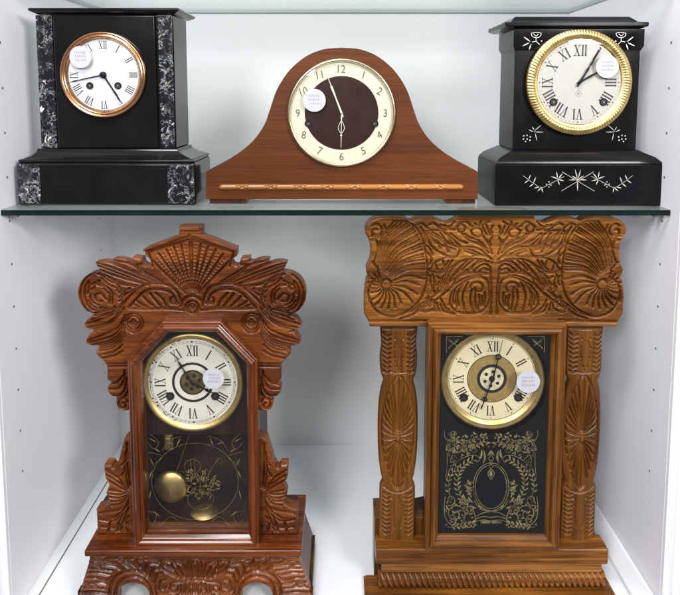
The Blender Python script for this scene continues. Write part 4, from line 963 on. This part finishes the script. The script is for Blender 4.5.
hand('hour_hand',c,YDi-.0040,199.5,[(-.003,.0012),(0,.0014),(R*.42,.0006),(R*.52,.0012),(R*.60,.0006),(R*.68,.0012),(R*.74,.0003)],M['blued'],co,hole=[(R*.48,R*.055,R*.03)])
sticker((c[0]+R*.735,c[1]+R*.055),YG-.0047,pxr(11.6,YG,380),co,14)
# case body and mirror sides
cx0,cx1=xo-ow+.002,xo+ow-.002; zc0=P(494,541,YO)[1]; zc1=z1+.0
mb=MB(); t=.007; y0=YDo+.0125; y1=YO+.105
mb.box(cx0,cx0+t,y0,y1,zc0,zc1); mb.box(cx1-t,cx1,y0,y1,zc0,zc1); mb.box(cx0,cx1,y1,y1+.006,zc0,zc1); mb.box(cx0+t,cx1-t,y0,y1,zc1-t,zc1); mb.build('case',M['oak_dark'],co)
for sg,X in ((-1,cx0),(1,cx1)):
    xa=X+sg*.0006; xb_=X+sg*(.012 if sg<0 else .0072)
    mb=MB(); mb.add([(xa,y0+.012,zc0+.014),(xb_,y1-.01,zc0+.014),(xb_,y1-.01,zc1-.004),(xa,y0+.012,zc1-.004),(xa,y1-.01,zc0+.014),(xa,y1-.01,zc1-.004)],[(0,1,2,3),(0,4,1),(3,2,5),(1,4,5,2),(0,3,5,4)]); mb.build('mirror_strip',M['mirror'],co)
# pedestal: backing plinth, plank, rope moulding, stepped base
YQ=.792
zp1=P(494,538,YPi)[1]                         # top of the plank = foot of the pillars
def zq(v,Y): return P(494,v,Y)[1]
XQ=P(492,560,YQ)[0]
bb=P(376,527,.862)[0]; 
mb=MB(); YPB=.8245; mb.box(P(374.4,527,YPB)[0],P(593.5,527,YPB)[0],YPB,.868,.0005,P(494,517.5,YPB)[1]); mb.build('backing_plinth',M['oak_dark'],co,.001)
YTp=Yon(549.5,zp1); x0=P(376,550,YTp)[0]; x1=P(609,550,YTp)[0]
z_a=P(494,565,YTp)[1]; mb=MB(); mb.box(x0,x1,YTp,YPB-.0005,z_a,zp1-.0002); mb.build('base_plank',M['oak_x'],co,.0025,3)
ym=YTp+.006; z_b=P(494,573,ym)[1]; mb=MB(); mb.box(x0+.009,x1-.006,ym,YPB-.0005,z_b,z_a-.0003); mb.build('cove_strip',M['oak_x'],co,.0025,3)
# rope
yr=YTp+.010; zr1=z_b-.0004; zr0=P(494,587,yr)[1]; rr=(zr1-zr0)/2; zc_=(zr1+zr0)/2; rx0,rx1=x0+.004,x1-.001
V=[];fs=[];na=14;ns=900; pitch=.0088
for i in range(ns+1):
    x=rx0+(rx1-rx0)*i/ns
    for j in range(na):
        t=PI*j/(na-1); ph=(x/pitch + 1.5*t/PI)%1.0
        rad=rr*(1.02-.36*(abs(2*ph-1))**2.4)
        V.append((x,yr+.004-math.sin(t)*rad*1.0,zc_-math.cos(t)*rad*.99))
for i in range(ns):
    for j in range(na-1): fs.append((i*na+j,i*na+j+1,(i+1)*na+j+1,(i+1)*na+j))
mb=MB(); mb.add(V,fs,0,True); mb.box(rx0+.0005,rx1-.0005,yr+.0045,YPB-.0005,zr0+.0005,zr1-.0005); mb.build('rope_moulding',M['oak_x'],co)
y5=YTp-.004; z5=zr0-.0004; mb=MB()
fx0=P(366.5,592,y5)[0]; fx1=P(614.5,592,y5)[0]
yf=Yon(551.5,z5)
mb.loft([rect(fx0-.003,fx1+.003,y5-.004,YPB-.0005,.0005),rect(fx0-.003,fx1+.003,y5-.004,YPB-.0005,max(.004,z5-.012)),rect(fx0+.001,fx1-.001,y5,YPB-.0005,max(.006,z5-.008)),rect(fx0+.002,fx1-.002,y5+.001,YPB-.0005,z5)]); mb.build('foot_moulding',M['oak_x'],co,.001,2)
for k,(dx,zt_) in enumerate(((.0,P(494,546,.84)[1]),(.006,P(494,552,.83)[1]))):
    pass

# ================================================================== LIGHT, WORLD, CAMERA
w=bpy.data.worlds.new('World'); sc.world=w; w.use_nodes=True; nt=w.node_tree; bg=nt.nodes['Background']
tc=N(nt,'ShaderNodeTexCoord'); sx=N(nt,'ShaderNodeSeparateXYZ'); nt.links.new(tc.outputs['Generated'],sx.inputs[0])
r=ramp(nt,[(0,(.45,.45,.46)),(.42,(.26,.26,.27)),(.55,(.32,.32,.34)),(.75,(1.0,1.0,1.03)),(1,(1.3,1.3,1.34))]); mr=N(nt,'ShaderNodeMapRange'); mr.inputs['From Min'].default_value=-1
nt.links.new(sx.outputs['Z'],mr.inputs['Value']); nt.links.new(mr.outputs['Result'],r.inputs['Fac']); nt.links.new(r.outputs['Color'],bg.inputs['Color']); bg.inputs['Strength'].default_value=.62
def area(name,loc,tgt,size,power,col=(1,1,1),sy=None):
    l=bpy.data.lights.new(name,'AREA'); l.energy=power; l.color=col; l.size=size
    if sy: l.shape='RECTANGLE'; l.size_y=sy
    o=bpy.data.objects.new(name,l); COL.objects.link(o); o.location=loc; o.rotation_euler=(Vector(tgt)-Vector(loc)).to_track_quat('-Z','Y').to_euler()
area('shop_lamp',(1.15,-.75,EYE+.60),(0,.9,EYE-.15),.5,36,(1,.985,.98))
area('ceiling_or_fill_lamp',(-.30,.0,EYE+1.35),(0,.9,EYE-.2),.5,28,(.98,.985,1.0))
area('ceiling_or_fill_lamp',(-.72,-1.15,EYE+.82),(0,.9,EYE-.4),.6,36,(.99,.99,1.0))  # added frontal fill, not an actual ceiling fitting; brightens the lower compartment
cam=bpy.data.cameras.new('Camera'); co_=bpy.data.objects.new('Camera',cam); COL.objects.link(co_); sc.camera=co_
co_.location=(0,0,EYE); co_.rotation_euler=(PI/2-PITCH,0,0); cam.sensor_fit='HORIZONTAL'; cam.sensor_width=36; cam.lens=36*F/680
cam.shift_x=0; cam.shift_y=-(297.5-CV)/680; cam.clip_start=.01; cam.clip_end=100
sc.view_settings.view_transform='Standard'; sc.view_settings.look='None'; sc.view_settings.exposure=0; sc.view_settings.gamma=1
sc.cycles.use_denoising=True; sc.cycles.max_bounces=10; sc.cycles.transparent_max_bounces=16; sc.cycles.caustics_reflective=False; sc.cycles.caustics_refractive=False
try: sc.cycles.denoiser='OPENIMAGEDENOISE'
except Exception: pass
